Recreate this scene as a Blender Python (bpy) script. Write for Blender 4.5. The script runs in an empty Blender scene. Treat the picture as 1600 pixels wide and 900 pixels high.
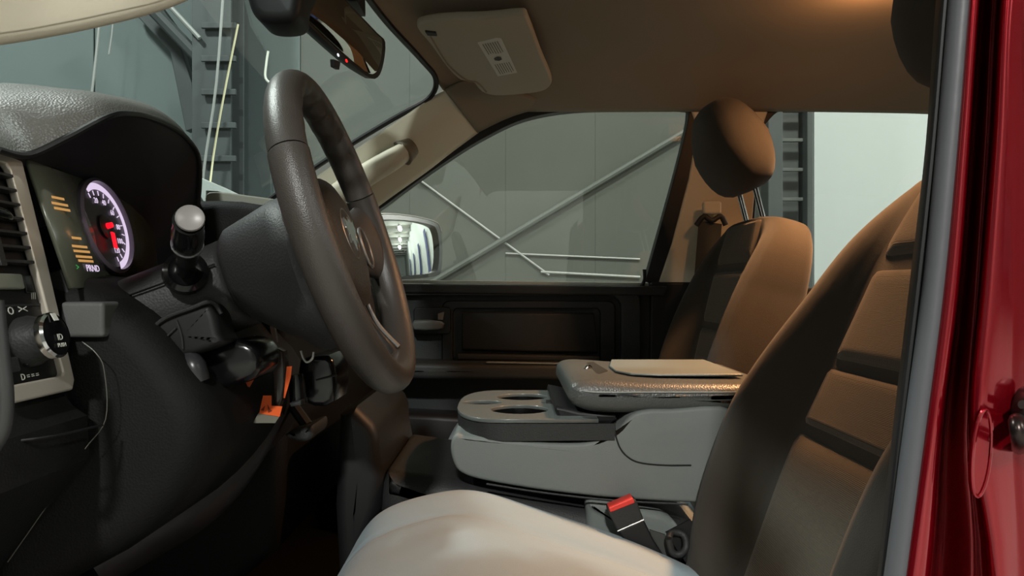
import bpy, bmesh, math, random
from mathutils import Vector, Matrix
random.seed(7)
SC = bpy.context.scene
COL = SC.collection
PI = math.pi

# ------------------------------------------------------------------ camera
F = 1155.0; CX, CY = 800.0, 450.0; EYE = 1.45
cam_d = bpy.data.cameras.new('camera'); cam = bpy.data.objects.new('camera', cam_d); COL.objects.link(cam)
cam.location = (0, 0, EYE); cam.rotation_euler = (PI/2, 0, 0)
cam_d.sensor_width = 36; cam_d.lens = 36*F/1600; cam_d.clip_start = 0.02; cam_d.clip_end = 200
SC.camera = cam
SC.view_settings.view_transform = 'Standard'; SC.view_settings.look = 'None'
SC.view_settings.exposure = 0.0; SC.view_settings.gamma = 1.0; SC.view_settings.use_curve_mapping = False
w = bpy.data.worlds.new('world'); SC.world = w; w.use_nodes = True
w.node_tree.nodes['Background'].inputs[0].default_value = (0.55, 0.66, 0.66, 1)
w.node_tree.nodes['Background'].inputs[1].default_value = 0.05
SC.cycles.max_bounces = 8; SC.cycles.transparent_max_bounces = 12; SC.cycles.diffuse_bounces = 4
SC.cycles.sample_clamp_indirect = 3.0; SC.cycles.caustics_reflective = False; SC.cycles.caustics_refractive = False

LAMP_POWER = 640.0      # hangar high bay lamps
DOME_POWER = 12.0        # cabin dome lamp
def lamp_light(name, kind, loc, power, color, size=0.1, rot=(0,0,0), parent=None):
    l = bpy.data.lights.new(name, kind); l.energy = power; l.color = color
    if kind == 'AREA': l.shape = 'DISK'; l.size = size
    else: l.shadow_soft_size = size
    o = bpy.data.objects.new(name, l); COL.objects.link(o); o.location = loc; o.rotation_euler = rot
    if parent is not None:
        o.parent = parent; o.matrix_parent_inverse = Matrix.Translation(-Vector(parent.location))
    return o

# ------------------------------------------------------------------ helpers
def A(px, py, Y):
    return Vector(((px-CX)/F*Y, Y, EYE + (CY-py)/F*Y))
def lin(c):
    return tuple(((v/255)/12.92 if v/255 <= .04045 else ((v/255+.055)/1.055)**2.4) for v in c)
MATS = {}
def mat(name, rgb, rough=.6, metal=0, bump=None, var=0, coat=0, spec=.5, emit=None, estr=1, sheen=0, vscale=None):
    if name in MATS: return MATS[name]
    m = bpy.data.materials.new(name); m.use_nodes = True; nt = m.node_tree; b = nt.nodes['Principled BSDF']
    col = lin(rgb) + (1,)
    b.inputs['Base Color'].default_value = col; b.inputs['Roughness'].default_value = rough
    b.inputs['Metallic'].default_value = metal; b.inputs['Specular IOR Level'].default_value = spec
    b.inputs['Coat Weight'].default_value = coat; b.inputs['Coat Roughness'].default_value = .06
    if sheen: b.inputs['Sheen Weight'].default_value = sheen
    if emit is not None:
        b.inputs['Emission Color'].default_value = lin(emit)+(1,); b.inputs['Emission Strength'].default_value = estr
    tc = nt.nodes.new('ShaderNodeTexCoord')
    if var:
        n = nt.nodes.new('ShaderNodeTexNoise'); n.inputs['Scale'].default_value = vscale or 6; n.inputs['Detail'].default_value = 5
        r = nt.nodes.new('ShaderNodeMapRange'); r.inputs[3].default_value = 1-var; r.inputs[4].default_value = 1+var
        mx = nt.nodes.new('ShaderNodeVectorMath'); mx.operation = 'SCALE'; mx.inputs[0].default_value = col[:3]
        nt.links.new(tc.outputs['Object'], n.inputs['Vector']); nt.links.new(n.outputs[0], r.inputs[0])
        nt.links.new(r.outputs[0], mx.inputs['Scale']); nt.links.new(mx.outputs[0], b.inputs['Base Color'])
    if bump:
        kind, sc, st = bump
        if kind == 'leather':
            n = nt.nodes.new('ShaderNodeTexVoronoi'); n.inputs['Scale'].default_value = sc; n.feature = 'F1'
        elif kind == 'weave':
            n = nt.nodes.new('ShaderNodeTexWave'); n.inputs['Scale'].default_value = sc; n.inputs['Distortion'].default_value = 2
        else:
            n = nt.nodes.new('ShaderNodeTexNoise'); n.inputs['Scale'].default_value = sc; n.inputs['Detail'].default_value = 3
        bp = nt.nodes.new('ShaderNodeBump'); bp.inputs['Strength'].default_value = st; bp.inputs['Distance'].default_value = .001
        nt.links.new(tc.outputs['Object'], n.inputs['Vector']); nt.links.new(n.outputs[0], bp.inputs['Height'])
        nt.links.new(bp.outputs[0], b.inputs['Normal'])
    MATS[name] = m; return m
def glass_mat(name, tint, refl=.05):
    m = bpy.data.materials.new(name); m.use_nodes = True; nt = m.node_tree
    for n in list(nt.nodes): nt.nodes.remove(n)
    o = nt.nodes.new('ShaderNodeOutputMaterial'); t = nt.nodes.new('ShaderNodeBsdfTransparent'); g = nt.nodes.new('ShaderNodeBsdfGlossy')
    mx = nt.nodes.new('ShaderNodeMixShader'); geo = nt.nodes.new('ShaderNodeNewGeometry'); dt = nt.nodes.new('ShaderNodeVectorMath'); dt.operation = 'DOT_PRODUCT'
    ab = nt.nodes.new('ShaderNodeMath'); ab.operation = 'ABSOLUTE'; iv = nt.nodes.new('ShaderNodeMath'); iv.operation = 'SUBTRACT'; iv.inputs[0].default_value = 1
    pw = nt.nodes.new('ShaderNodeMath'); pw.operation = 'POWER'; pw.inputs[1].default_value = 5
    f = nt.nodes.new('ShaderNodeMath'); f.operation = 'MULTIPLY_ADD'; f.inputs[1].default_value = .9; f.inputs[2].default_value = refl
    nt.links.new(geo.outputs['Incoming'], dt.inputs[0]); nt.links.new(geo.outputs['Normal'], dt.inputs[1]); nt.links.new(dt.outputs['Value'], ab.inputs[0])
    nt.links.new(ab.outputs[0], iv.inputs[1]); nt.links.new(iv.outputs[0], pw.inputs[0]); nt.links.new(pw.outputs[0], f.inputs[0])
    t.inputs[0].default_value = tint + (1,); g.inputs['Roughness'].default_value = .01
    nt.links.new(f.outputs[0], mx.inputs[0]); nt.links.new(t.outputs[0], mx.inputs[1]); nt.links.new(g.outputs[0], mx.inputs[2])
    nt.links.new(mx.outputs[0], o.inputs[0]); return m

def tag(o, label=None, cat=None, group=None, kind=None):
    if label: o['label'] = label
    if cat: o['category'] = cat
    if group: o['group'] = group
    if kind: o['kind'] = kind
    return o
def root(name, loc, label, cat, group=None):
    o = bpy.data.objects.new(name, None); COL.objects.link(o); o.location = loc; o.empty_display_size = .05
    return tag(o, label, cat, group)
def base_root(name, loc):
    o = bpy.data.objects.new(name, None); COL.objects.link(o); o.location = loc; return tag(o, kind='structure')
def mk(name, verts, faces, m, parent=None, smooth=True, bevel=0, seg=3, solid=0, angle=40, sub=0):
    me = bpy.data.meshes.new(name); me.from_pydata([tuple(v) for v in verts], [], faces)
    bm = bmesh.new(); bm.from_mesh(me); bmesh.ops.recalc_face_normals(bm, faces=bm.faces); bm.to_mesh(me); bm.free()
    me.materials.append(m)
    o = bpy.data.objects.new(name, me); COL.objects.link(o)
    if smooth:
        me.polygons.foreach_set('use_smooth', [True]*len(me.polygons))
        if angle < 180: me.set_sharp_from_angle(angle=math.radians(angle))
    if solid:
        s = o.modifiers.new('solid', 'SOLIDIFY'); s.thickness = solid; s.offset = 0
    if bevel:
        b = o.modifiers.new('bevel', 'BEVEL'); b.width = bevel; b.segments = seg; b.limit_method = 'ANGLE'; b.angle_limit = math.radians(35)
        wn = o.modifiers.new('wn', 'WEIGHTED_NORMAL')
    if sub:
        s = o.modifiers.new('sub', 'SUBSURF'); s.levels = sub; s.render_levels = sub
    if parent is not None:
        o.parent = parent
        if parent.type == 'EMPTY': o.matrix_parent_inverse = Matrix.Translation(-Vector(parent.location))
    return o
def cr(p0, p1, p2, p3, t):
    return 0.5*((2*p1) + (p2-p0)*t + (2*p0-5*p1+4*p2-p3)*t*t + (3*p1-p0-3*p2+p3)*t*t*t)
def smooth_curve(pts, n=6, closed=False):
    pts = [Vector(p) for p in pts]; N = len(pts); out = []
    rng = range(N) if closed else range(N-1)
    for i in rng:
        if closed: a, b, c, d = pts[(i-1) % N], pts[i], pts[(i+1) % N], pts[(i+2) % N]
        else: a, b, c, d = pts[max(i-1, 0)], pts[i], pts[i+1], pts[min(i+2, N-1)]
        for k in range(n): out.append(cr(a, b, c, d, k/n))
    if not closed: out.append(pts[-1])
    return out
def loft(name, rings, m, parent=None, caps=True, closed=True, **kw):
    n = len(rings[0]); V = [p for r in rings for p in r]; Fc = []
    for i in range(len(rings)-1):
        for j in range(n if closed else n-1):
            k = (j+1) % n
            Fc.append((i*n+j, i*n+k, (i+1)*n+k, (i+1)*n+j))
    if caps:
        for base in (0, (len(rings)-1)*n):
            c = sum((Vector(V[base+j]) for j in range(n)), Vector())/n; V.append(c); ci = len(V)-1
            for j in range(n): Fc.append((base+j, base+(j+1) % n, ci))
    return mk(name, V, Fc, m, parent, **kw)
def off2(poly, d):
    """inward offset of a closed XZ polyline"""
    n = len(poly); area = sum(poly[i][0]*poly[(i+1) % n][1]-poly[(i+1) % n][0]*poly[i][1] for i in range(n))
    s = 1 if area > 0 else -1; out = []
    for i in range(n):
        a = poly[i-1]; b = poly[(i+1) % n]; tx, tz = b[0]-a[0], b[1]-a[1]; l = math.hypot(tx, tz) or 1
        out.append((poly[i][0]-s*tz/l*d, poly[i][1]+s*tx/l*d))
    return out
def pad(name, prof, Yref, y0, y1, r, m, parent=None, world=False, sm=5, steps=4, closed=True, **kw):
    """side profile (pixels measured at depth Yref, or world XZ) given depth y0..y1 with rounded ends of radius r"""
    P = [Vector((p[0], 0, p[1])) if world else A(p[0], p[1], Yref) for p in prof]
    P = smooth_curve([(p.x, 0, p.z) for p in P], sm, True) if sm > 1 else P
    poly = [(p.x, p.z) for p in P]; rings = []
    for k in range(steps+1):
        a = k/steps*PI/2; q = off2(poly, r*(1-math.sin(a))); rings.append([(x, y0+r*(1-math.cos(a)), z) for x, z in q])
    for k in range(steps, -1, -1):
        a = k/steps*PI/2; q = off2(poly, r*(1-math.sin(a))); rings.append([(x, y1-r*(1-math.cos(a)), z) for x, z in q])
    return loft(name, rings, m, parent, **kw)
def prism(name, pts3, vec, m, parent=None, bevel=0, **kw):
    P = [Vector(p) for p in pts3]; n = len(P); vec = Vector(vec)
    V = P + [p+vec for p in P]
    Fc = [tuple(range(n)), tuple(range(2*n-1, n-1, -1))] + [(i, (i+1) % n, n+(i+1) % n, n+i) for i in range(n)]
    return mk(name, V, Fc, m, parent, bevel=bevel, **kw)
def box(name, c, s, m, parent=None, rot=None, bevel=0, **kw):
    M = rot or Matrix.Identity(3); c = Vector(c); V = []
    for dz in (-1, 1):
        for dx, dy in ((-1, -1), (1, -1), (1, 1), (-1, 1)):
            V.append(c + M @ Vector((dx*s[0]/2, dy*s[1]/2, dz*s[2]/2)))
    Fc = [(0, 1, 2, 3), (4, 5, 6, 7), (0, 1, 5, 4), (1, 2, 6, 5), (2, 3, 7, 6), (3, 0, 4, 7)]
    return mk(name, V, Fc, m, parent, bevel=bevel, **kw)
def tube(name, path, rad, m, parent=None, n=12, sm=4, flat=1.0, up=None, caps=True, **kw):
    pts = smooth_curve(path, sm) if sm > 1 else [Vector(p) for p in path]
    if isinstance(rad, (int, float)): R = [rad]*len(pts)
    else:
        R = []
        for i in range(len(pts)):
            t = i/(len(pts)-1)*(len(rad)-1); k = min(int(t), len(rad)-2); R.append(rad[k]+(rad[k+1]-rad[k])*(t-k))
    rings = []; prev = None
    for i, p in enumerate(pts):
        t = (pts[min(i+1, len(pts)-1)]-pts[max(i-1, 0)]).normalized()
        ref = Vector(up) if up else (prev if prev is not None else (Vector((0, 0, 1)) if abs(t.z) < .9 else Vector((0, 1, 0))))
        s = t.cross(ref).normalized(); u = s.cross(t).normalized(); prev = u
        rings.append([p + s*math.cos(a)*R[i] + u*math.sin(a)*R[i]*flat for a in [2*PI*k/n for k in range(n)]])
    return loft(name, rings, m, parent, caps=caps, **kw)
def grid(name, rows, m, parent=None, nu=5, nv=5, solid=0, f=None, **kw):
    """smooth surface through a net of 3-D points"""
    R = [smooth_curve(r, nu) for r in rows]; cols = len(R[0]); G = [smooth_curve([R[i][j] for i in range(len(R))], nv) for j in range(cols)]
    nr = len(G[0]); V = [G[j][i] for j in range(cols) for i in range(nr)]
    if f: V = [f(Vector(v)) for v in V]
    Fc = [(j*nr+i, j*nr+i+1, (j+1)*nr+i+1, (j+1)*nr+i) for j in range(cols-1) for i in range(nr-1)]
    return mk(name, V, Fc, m, parent, solid=solid, **kw)
def ribbon(name, px_in, px_out, Y, m, parent=None, depth=.02, sm=6, bevel=.003):
    a = smooth_curve([A(p[0], p[1], p[2] if len(p) > 2 else Y) for p in px_in], sm); b = smooth_curve([A(p[0], p[1], p[2] if len(p) > 2 else Y) for p in px_out], sm)
    rings = [[p, q, q+Vector((0, depth, 0)), p+Vector((0, depth, 0))] for p, q in zip(a, b)]
    return loft(name, rings, m, parent, bevel=bevel)
def text(name, s, origin, ex, ey, size, m, parent=None, depth=.0002):
    c = bpy.data.curves.new(name, 'FONT'); c.body = s; c.size = size; c.extrude = depth; c.resolution_u = 2; c.align_x = 'CENTER'; c.align_y = 'CENTER'
    tmp = bpy.data.objects.new('tmp', c); COL.objects.link(tmp); dg = bpy.context.evaluated_depsgraph_get()
    me = bpy.data.meshes.new_from_object(tmp.evaluated_get(dg)); bpy.data.objects.remove(tmp); bpy.data.curves.remove(c)
    ex = Vector(ex).normalized(); ey = Vector(ey).normalized(); ez = ex.cross(ey)
    M = Matrix((ex, ey, ez)).transposed().to_4x4(); M.translation = Vector(origin); me.transform(M)
    me.materials.clear(); me.materials.append(m); me.name = name
    o = bpy.data.objects.new(name, me); COL.objects.link(o)
    if parent is not None:
        o.parent = parent
        if parent.type == 'EMPTY': o.matrix_parent_inverse = Matrix.Translation(-Vector(parent.location))
    return o
def plate_holes(name, outer, holes, z, th, m, parent=None, bevel=.001):
    c = bpy.data.curves.new(name, 'CURVE'); c.dimensions = '2D'; c.fill_mode = 'BOTH'; c.extrude = th/2; c.bevel_depth = bevel; c.bevel_resolution = 1
    for loop in [outer]+holes:
        s = c.splines.new('POLY'); s.points.add(len(loop)-1); s.use_cyclic_u = True
        for i, p in enumerate(loop): s.points[i].co = (p[0], p[1], 0, 1)
    tmp = bpy.data.objects.new('tmp', c); COL.objects.link(tmp); dg = bpy.context.evaluated_depsgraph_get()
    me = bpy.data.meshes.new_from_object(tmp.evaluated_get(dg)); bpy.data.objects.remove(tmp); bpy.data.curves.remove(c)
    me.transform(Matrix.Translation((0, 0, z))); me.materials.clear(); me.materials.append(m)
    o = bpy.data.objects.new(name, me); COL.objects.link(o)
    if parent is not None: o.parent = parent; o.matrix_parent_inverse = Matrix.Translation(-Vector(parent.location))
    return o
def ell(cx, cy, rx, ry, n=28): return [(cx+rx*math.cos(2*PI*i/n), cy+ry*math.sin(2*PI*i/n)) for i in range(n)]

# ------------------------------------------------------------------ materials
M_liner = mat('headliner cloth', (138, 127, 112), .95, bump=('noise', 900, .25), spec=.1)
M_beige = mat('beige pillar plastic', (218, 209, 188), .6, bump=('noise', 500, .15), spec=.3)
M_dark = mat('charcoal plastic', (42, 43, 43), .55, bump=('leather', 420, .25), spec=.4)
M_black = mat('black plastic', (24, 24, 25), .5, spec=.4)
M_gloss = mat('gloss black', (14, 14, 15), .18, spec=.5)
M_dashtop = mat('grained dash pad', (82, 80, 76), .5, bump=('leather', 420, .6), spec=.5)
M_grey = mat('grey vinyl', (116, 121, 118), .55, bump=('noise', 700, .3), spec=.35)
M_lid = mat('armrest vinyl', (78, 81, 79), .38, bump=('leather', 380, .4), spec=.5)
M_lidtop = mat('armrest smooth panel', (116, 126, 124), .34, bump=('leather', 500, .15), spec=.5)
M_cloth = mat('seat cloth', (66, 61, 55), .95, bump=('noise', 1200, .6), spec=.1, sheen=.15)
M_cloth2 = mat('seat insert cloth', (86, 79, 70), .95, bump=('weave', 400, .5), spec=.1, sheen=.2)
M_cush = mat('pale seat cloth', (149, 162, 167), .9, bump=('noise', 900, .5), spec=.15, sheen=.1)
M_leather = mat('wheel leather', (66, 61, 57), .38, bump=('leather', 900, .2), spec=.55)
M_bezel = mat('champagne trim', (196, 188, 174), .38, metal=.35, bump=('noise', 600, .1))
M_chrome = mat('chrome', (225, 225, 225), .12, metal=1)
M_satin = mat('satin metal', (170, 168, 165), .35, metal=.9)
M_rubber = mat('grey door rubber', (92, 93, 97), .42, bump=('noise', 60, .4), spec=.5)
M_red = mat('red car paint', (160, 8, 28), .2, metal=.7, coat=1.0, spec=.6)
M_carpet = mat('black carpet', (22, 22, 22), 1, bump=('noise', 800, 1), spec=.05)
M_orange = mat('orange paper', (235, 95, 30), .7)
M_whitepaper = mat('white paper', (205, 202, 190), .8)
M_mirror = mat('mirror glass', (235, 238, 235), .0, metal=1)
M_mirror_in = mat('tinted mirror glass', (165, 160, 150), .02, metal=1)
M_wallgrey = mat('grey cladding', (92, 95, 90), .8, var=.12, vscale=1.2, spec=.2)
M_walldark = mat('dark steel', (62, 68, 68), .6, var=.25, vscale=3)
M_wallteal = mat('green grey cladding', (103, 113, 112), .8, var=.10, vscale=.8, spec=.2)
M_white = mat('white wall panel', (180, 189, 188), .8, var=.02, vscale=.5)
M_blue = mat('blue curtain', (18, 42, 96), .7)
M_conc = mat('concrete', (140, 140, 134), .7, var=.15, vscale=1)
M_steel = mat('pale steel', (150, 153, 150), .5, metal=.3)
M_em_white = mat('lit dial', (30, 25, 30), .4, emit=(235, 215, 245), estr=.9)
M_em_red = mat('lit red needle', (60, 0, 0), .4, emit=(255, 20, 40), estr=1.3)
M_em_amber = mat('lit amber text', (30, 20, 5), .4, emit=(255, 190, 110), estr=.55)
M_em_green = mat('lit green lamp', (0, 20, 5), .4, emit=(60, 200, 90), estr=.5)
M_lens = mat('cluster lens', (84, 86, 74), .25, spec=.6)
M_print = mat('white print', (215, 215, 205), .6)
M_ink = mat('grey ink', (120, 116, 104), .8)
M_bulb = mat('high bay diffuser', (240, 240, 235), .5, emit=(255, 255, 248), estr=14)
M_dome = mat('dome lens', (240, 220, 180), .4, emit=(255, 170, 95), estr=1.5)
M_redbtn = mat('red button', (225, 60, 50), .45)
G_wind = glass_mat('windshield glass', (.83, .93, .92))
G_side = glass_mat('side glass', (.90, .92, .89))

# ================================================================== HANGAR
WY = 7.0
def slab(name, c, s, m): return tag(box(name, c, s, m), kind='structure')
slab('floor', (20, -3.5, -.05), (68, 24, .1), M_conc)
cei = base_root('ceiling', (20, -3.5, 9))
box('ceiling_deck', (20, -3.5, 9.1), (68, 24, .1), mat('pale roof deck', (176, 178, 168), .8), cei)
bmsh = None
for i in range(20):
    x = -10+i*3.2
    o = box('beam', (x, -3.5, 8.75), (.14, 21, .5), M_steel, cei) if bmsh is None else bmsh.copy()
    if bmsh is None: bmsh = o; x0 = x
    else: COL.objects.link(o); o.location = (x-x0, 0, 0)
pur = None
for i in range(8):
    y = -13+i*2.8
    o = box('purlin', (22, -13, 8.95), (60, .1, .12), M_steel, cei) if pur is None else pur.copy()
    if pur is None: pur = o
    else: COL.objects.link(o); o.location = (0, y+13, 0)
slab('wall_left', (20, -14.05, 4.5), (68, .1, 9), mat('pale cladding', (120, 122, 118), .8))
slab('wall_front', (-13, -3.5, 4.5), (.1, 22, 9), M_wallteal)
slab('wall_back', (53, -3.5, 4.5), (.1, 22, 9), M_white)
# side wall beyond the truck: cladding in panels
wr = base_root('wall_right', (0, WY, 0))
seams = [-13, -9.5, -6.2, A(147, 0, WY).x, A(330, 0, WY).x, A(470, 0, WY).x]
for i in range(len(seams)-1):
    box('cladding_panel', ((seams[i]+seams[i+1])/2, WY+.05, 4.5), (seams[i+1]-seams[i]-.015, .1, 9), M_wallteal, wr, bevel=.006)
gs = [seams[-1], A(640, 0, WY).x, A(790, 0, WY).x, A(930, 0, WY).x, A(1080, 0, WY).x, A(1200, 0, WY).x]
for i in range(len(gs)-1):
    box('cladding_panel', ((gs[i]+gs[i+1])/2, WY+.05, 4.5), (gs[i+1]-gs[i]-.002, .1, 9), M_wallgrey, wr)
WX = A(1272, 0, WY).x
for i in range(10):
    a = WX+i*5; box('white_panel', (a+2.5, WY+.05, 4.5), (4.996, .1, 9), M_white, wr)
def steel_column(xc, wd, Yc, label):
    r = root('steel_column', (xc, Yc, 0), label, 'column')
    box('web', (xc, Yc, 4.4), (.03, .28, 8.8), M_walldark, r)
    box('flange', (xc, Yc-.15, 4.4), (wd, .03, 8.8), M_walldark, r, bevel=.004)
    box('flange', (xc, Yc+.15, 4.4), (wd, .03, 8.8), M_walldark, r, bevel=.004)
    return r
c1 = steel_column(A(342, 0, 6.6).x, .34, 6.6, 'dark steel column seen through the windshield, left of the pale antenna rod')
for k in range(5):
    z = EYE+(450-(40+k*52))/F*6.4; box('tie_plate', (A(342, 0, 6.4).x, 6.4, z), (.30, .03, .05), M_walldark, c1, bevel=.004)
tube('conduit', [A(352, -60, 6.3), A(338, 130, 6.3), A(318, 270, 6.3), A(310, 400, 6.3)], .012, M_steel, c1, n=6)
x2 = A(1238, 0, 6.6).x
c2 = root('lattice_column', (x2, 6.6, 0), 'dark lattice steel column beside the white wall panel in the rear door window', 'column')
xa, xb = A(1212, 0, 6.5).x, A(1266, 0, 6.5).x
box('post', (xa, 6.6, 4.4), (.13, .2, 8.8), M_walldark, c2, bevel=.01)
box('post', (xb, 6.6, 4.4), (.05, .2, 8.8), M_walldark, c2, bevel=.01)
box('back_plate', ((xa+xb)/2, 6.72, 4.4), (xb-xa, .02, 8.8), mat('mid steel', (80, 84, 82), .6, var=.2, vscale=4), c2)
for k in range(9):
    z = EYE+(450-(-20+k*47))/F*6.5; box('batten', ((xa+xb)/2+.03, 6.62, z), (xb-xa-.08, .04, .03), mat('worn steel', (96, 100, 97), .6, var=.3, vscale=8), c2, bevel=.004)
def brace(p, q, r, label, name='brace_rod', m=None):
    return tag(tube(name, [p, q], r, m or M_steel, sm=1, n=8), label, 'brace')
brace(A(640, 270, 6.99), A(858, 430, 6.99), .012, 'thin pale brace rod slanting down to the right in the passenger window')
brace(A(1075, 203, 6.97), A(660, 450, 6.97), .03, 'thick grey brace slanting up to the right in the passenger window', m=mat('brace paint', (90, 95, 90), .6))
brace(A(790, 396, 6.99), A(1000, 405, 6.99), .010, 'upper of two thin level rails low on the grey hangar wall')
brace(A(845, 425, 6.99), A(1000, 433, 6.99), .014, 'lower of two thin level rails low on the grey hangar wall')
brace(A(200, -25, 6.5), A(312, 92, 6.5), .055, 'broad dark beam slanting down to the column behind the windshield', 'slanting_beam', M_walldark)
brace(A(228, -30, 6.4), A(312, 60, 6.4), .02, 'thin pale strut above the broad slanting beam behind the windshield', 'slanting_strut', M_steel)
tag(prism('dark_tarp', [A(374, -40, 6.92), A(392, 40, 6.92), A(416, 80, 6.92), A(422, 200, 6.92), A(426, 420, 6.92), A(371, 420, 6.92), A(371, 100, 6.92)], (0, .05, 0), mat('dark sheeting', (70, 78, 78), .9, var=.15, vscale=2), bevel=.01),
    'dark sheeting hung on the wall right of the steel column', 'sheeting')
tag(prism('wall_duct', [A(222, -30, 6.8), A(270, 35, 6.8), A(300, 130, 6.8), A(306, 200, 6.8), A(290, 205, 6.8), A(265, 80, 6.8), A(200, 10, 6.8)], (0, .1, 0), M_walldark, bevel=.01),
    'dark angled duct left of the steel column behind the windshield', 'duct')
tag(tube('wall_hose', [A(419, 80, 6.2), A(416, 100, 6.2), A(415, 122, 6.2), A(427, 138, 6.2), A(440, 190, 6.2)], .010, mat('white hose', (215, 218, 205), .5), n=8),
    'short white hose just left of the top of the steering wheel', 'hose')
tag(tube('wall_pipe', [A(160, -20, 6.3), A(152, 70, 6.3), A(143, 150, 6.3)], .012, M_steel, n=8), 'thin pipe down the hangar wall above the instrument hood', 'pipe')
tag(tube('wall_cable', [A(176, -20, 6.3), A(176, 40, 6.3), A(170, 85, 6.3)], .007, M_steel, n=8), 'short cable right of the thin pipe above the instrument hood', 'cable')
# blue curtains further back along the same wall (seen in the door mirror)
for i, x in enumerate((9, 14, 19.5, 26, 33)):
    tag(box('blue_curtain', (x, WY-.25, 3.4), (.9, .12, 4.2), M_blue, bevel=.02), 'tall blue curtain strip on the white wall, reflected in the door mirror', 'curtain', 'blue curtain strips on the white wall')
# high bay lamps
lamp0 = None
spots = [(-.3, -9.5), (-9, -8), (9, -4.6), (-5, 3.0), (2.5, 3.0), (9, 4.2), (15, 4.2), (21, 4.2), (27, 4.2), (33, 4.2), (17, -4.6)]
for i, (x, y) in enumerate(spots):
    r = root('high_bay_lamp', (x, y, 8.0), 'round high bay lamp hanging from the hangar roof', 'lamp', 'high bay lamps under the hangar roof')
    if lamp0 is None:
        ring = lambda rr, z: [(x+rr*math.cos(2*PI*k/20), y+rr*math.sin(2*PI*k/20), z) for k in range(20)]
        lamp0 = (loft('shade', [ring(.06, 8.35), ring(.12, 8.3), ring(.32, 8.06), ring(.34, 8.0), ring(.3, 8.02)], M_steel, r, caps=False),
                 loft('diffuser', [ring(.30, 8.01), ring(.30, 7.995)], M_bulb, r), box('hanger', (x, y, 8.55), (.02, .02, .45), M_steel, r))
    else:
        for p in lamp0:
            c = p.copy(); COL.objects.link(c); c.parent = r; c.matrix_parent_inverse = Matrix.Translation(-Vector((spots[0][0], spots[0][1], 8.0)))
    if i < 6: lamp_light('lamp_light', 'AREA', (x, y, 7.9), LAMP_POWER*(2.7, .3, .7, 1, 1, 1)[i], (1, 1, .955), .8, parent=r)
    else: lamp_light('lamp_light', 'POINT', (x, y, 7.75), LAMP_POWER*1.6, (1, 1, .955), .3, parent=r)

# ================================================================== CAB SHELL
YC = 1.25
def roof_z(y):
    t = abs(y-YC)
    return 2.055-.03*(t/.5)**2 if t < .5 else 2.025-.10*((t-.5)/.235)**1.3
def hdr_x(y): return -.178-.12*(1-((y-YC)/.62)**2)
ys = [.50, .56, .65, .80, .95, 1.10, 1.25, 1.40, 1.55, 1.70, 1.80, 1.87, 1.93, 1.985]
rows = []
for fx, dz in ((0, -.028), (.03, -.006), (.09, 0), (.3, 0), (.6, 0), (1.0, 0), (1.5, -.01), (2.0, -.03)):
    row = []
    for y in ys:
        x = (hdr_x(y) if fx < .3 else -.2)+fx
        z = roof_z(y)+dz
        if y > 1.9 and fx < .09: x += .0
        row.append((x, y, z))
    rows.append(row)
headliner = tag(grid('headliner', rows, M_liner, nu=3, nv=3, solid=.006, angle=180), kind='structure')
# painted roof skin above, closing the cab
rows = [[(hdr_x(min(max(y, .65), 1.85))+.03 if x < -.3 else x, y, roof_z(min(y, 2.0))+.045+(-.05 if x < -.3 else 0)) for y in (.46, .56, .8, 1.25, 1.7, 1.94, 2.04)] for x in (-.36, -.08, .5, 1.2, 2.1)]
tag(grid('roof_skin', rows, M_red, nu=3, nv=2, solid=.004), kind='structure')
tag(box('cab_floor', (.5, 1.25, .78), (3.0, 1.62, .04), M_carpet), kind='structure')
tag(box('firewall', (-.98, 1.25, 1.15), (.04, 1.62, .8), M_carpet), kind='structure')
tag(box('cab_back_panel', (2.05, 1.25, 1.15), (.04, 1.6, .8), M_dark), kind='structure')
tag(box('kick_panel', (-.68, 2.02, 1.15), (.62, .04, .8), M_carpet), kind='structure')
tag(box('front_fender', (-1.3, 2.10, 1.2), (1.3, .22, .28), M_red, bevel=.03), kind='structure')
od = base_root('door_4', (-.72, -.1, 1.1))
box('door_shell', (-.86, -.10, 1.10), (.06, 1.0, .72), M_red, od, bevel=.02)
box('door_trim', (-.80, -.10, 1.10), (.06, .94, .66), M_black, od, bevel=.02)
tube('window_frame', [(-.84, -.58, 1.45), (-.82, -.56, 1.85), (-.80, -.40, 1.95), (-.80, 0, 1.93), (-.80, .25, 1.75), (-.82, .38, 1.47)], .02, M_black, od, n=8)
# windshield (glass) with black frit
def ws(y, t):   # t 0 top .. 1 bottom
    bow = 1-((y-YC)/.62)**2
    top = Vector((hdr_x(y), y, roof_z(y)-.028)); bot = Vector((-.80-.10*bow, y+(y-YC)*.06, 1.555))
    p = top.lerp(bot, t); p.z += .02*math.sin(PI*t); return p
wy = [.63, .75, .95, 1.15, 1.35, 1.55, 1.75, 1.87]
tag(grid('window_1', [[ws(y, t) for y in wy] for t in (0, .25, .5, .75, 1)], G_wind, nu=4, nv=4), kind='structure')
fr = [ws(1.87, t) for t in (1, .8, .6, .4, .2, .06)] + [ws(1.83, 0)] + [ws(y, 0) for y in (1.75, 1.55, 1.35, 1.15, .95, .75)]
tag(tube('trim_1', [p+Vector((.004, .004, -.004)) for p in fr], .007, M_black, n=8, sm=5), kind='structure')
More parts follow.
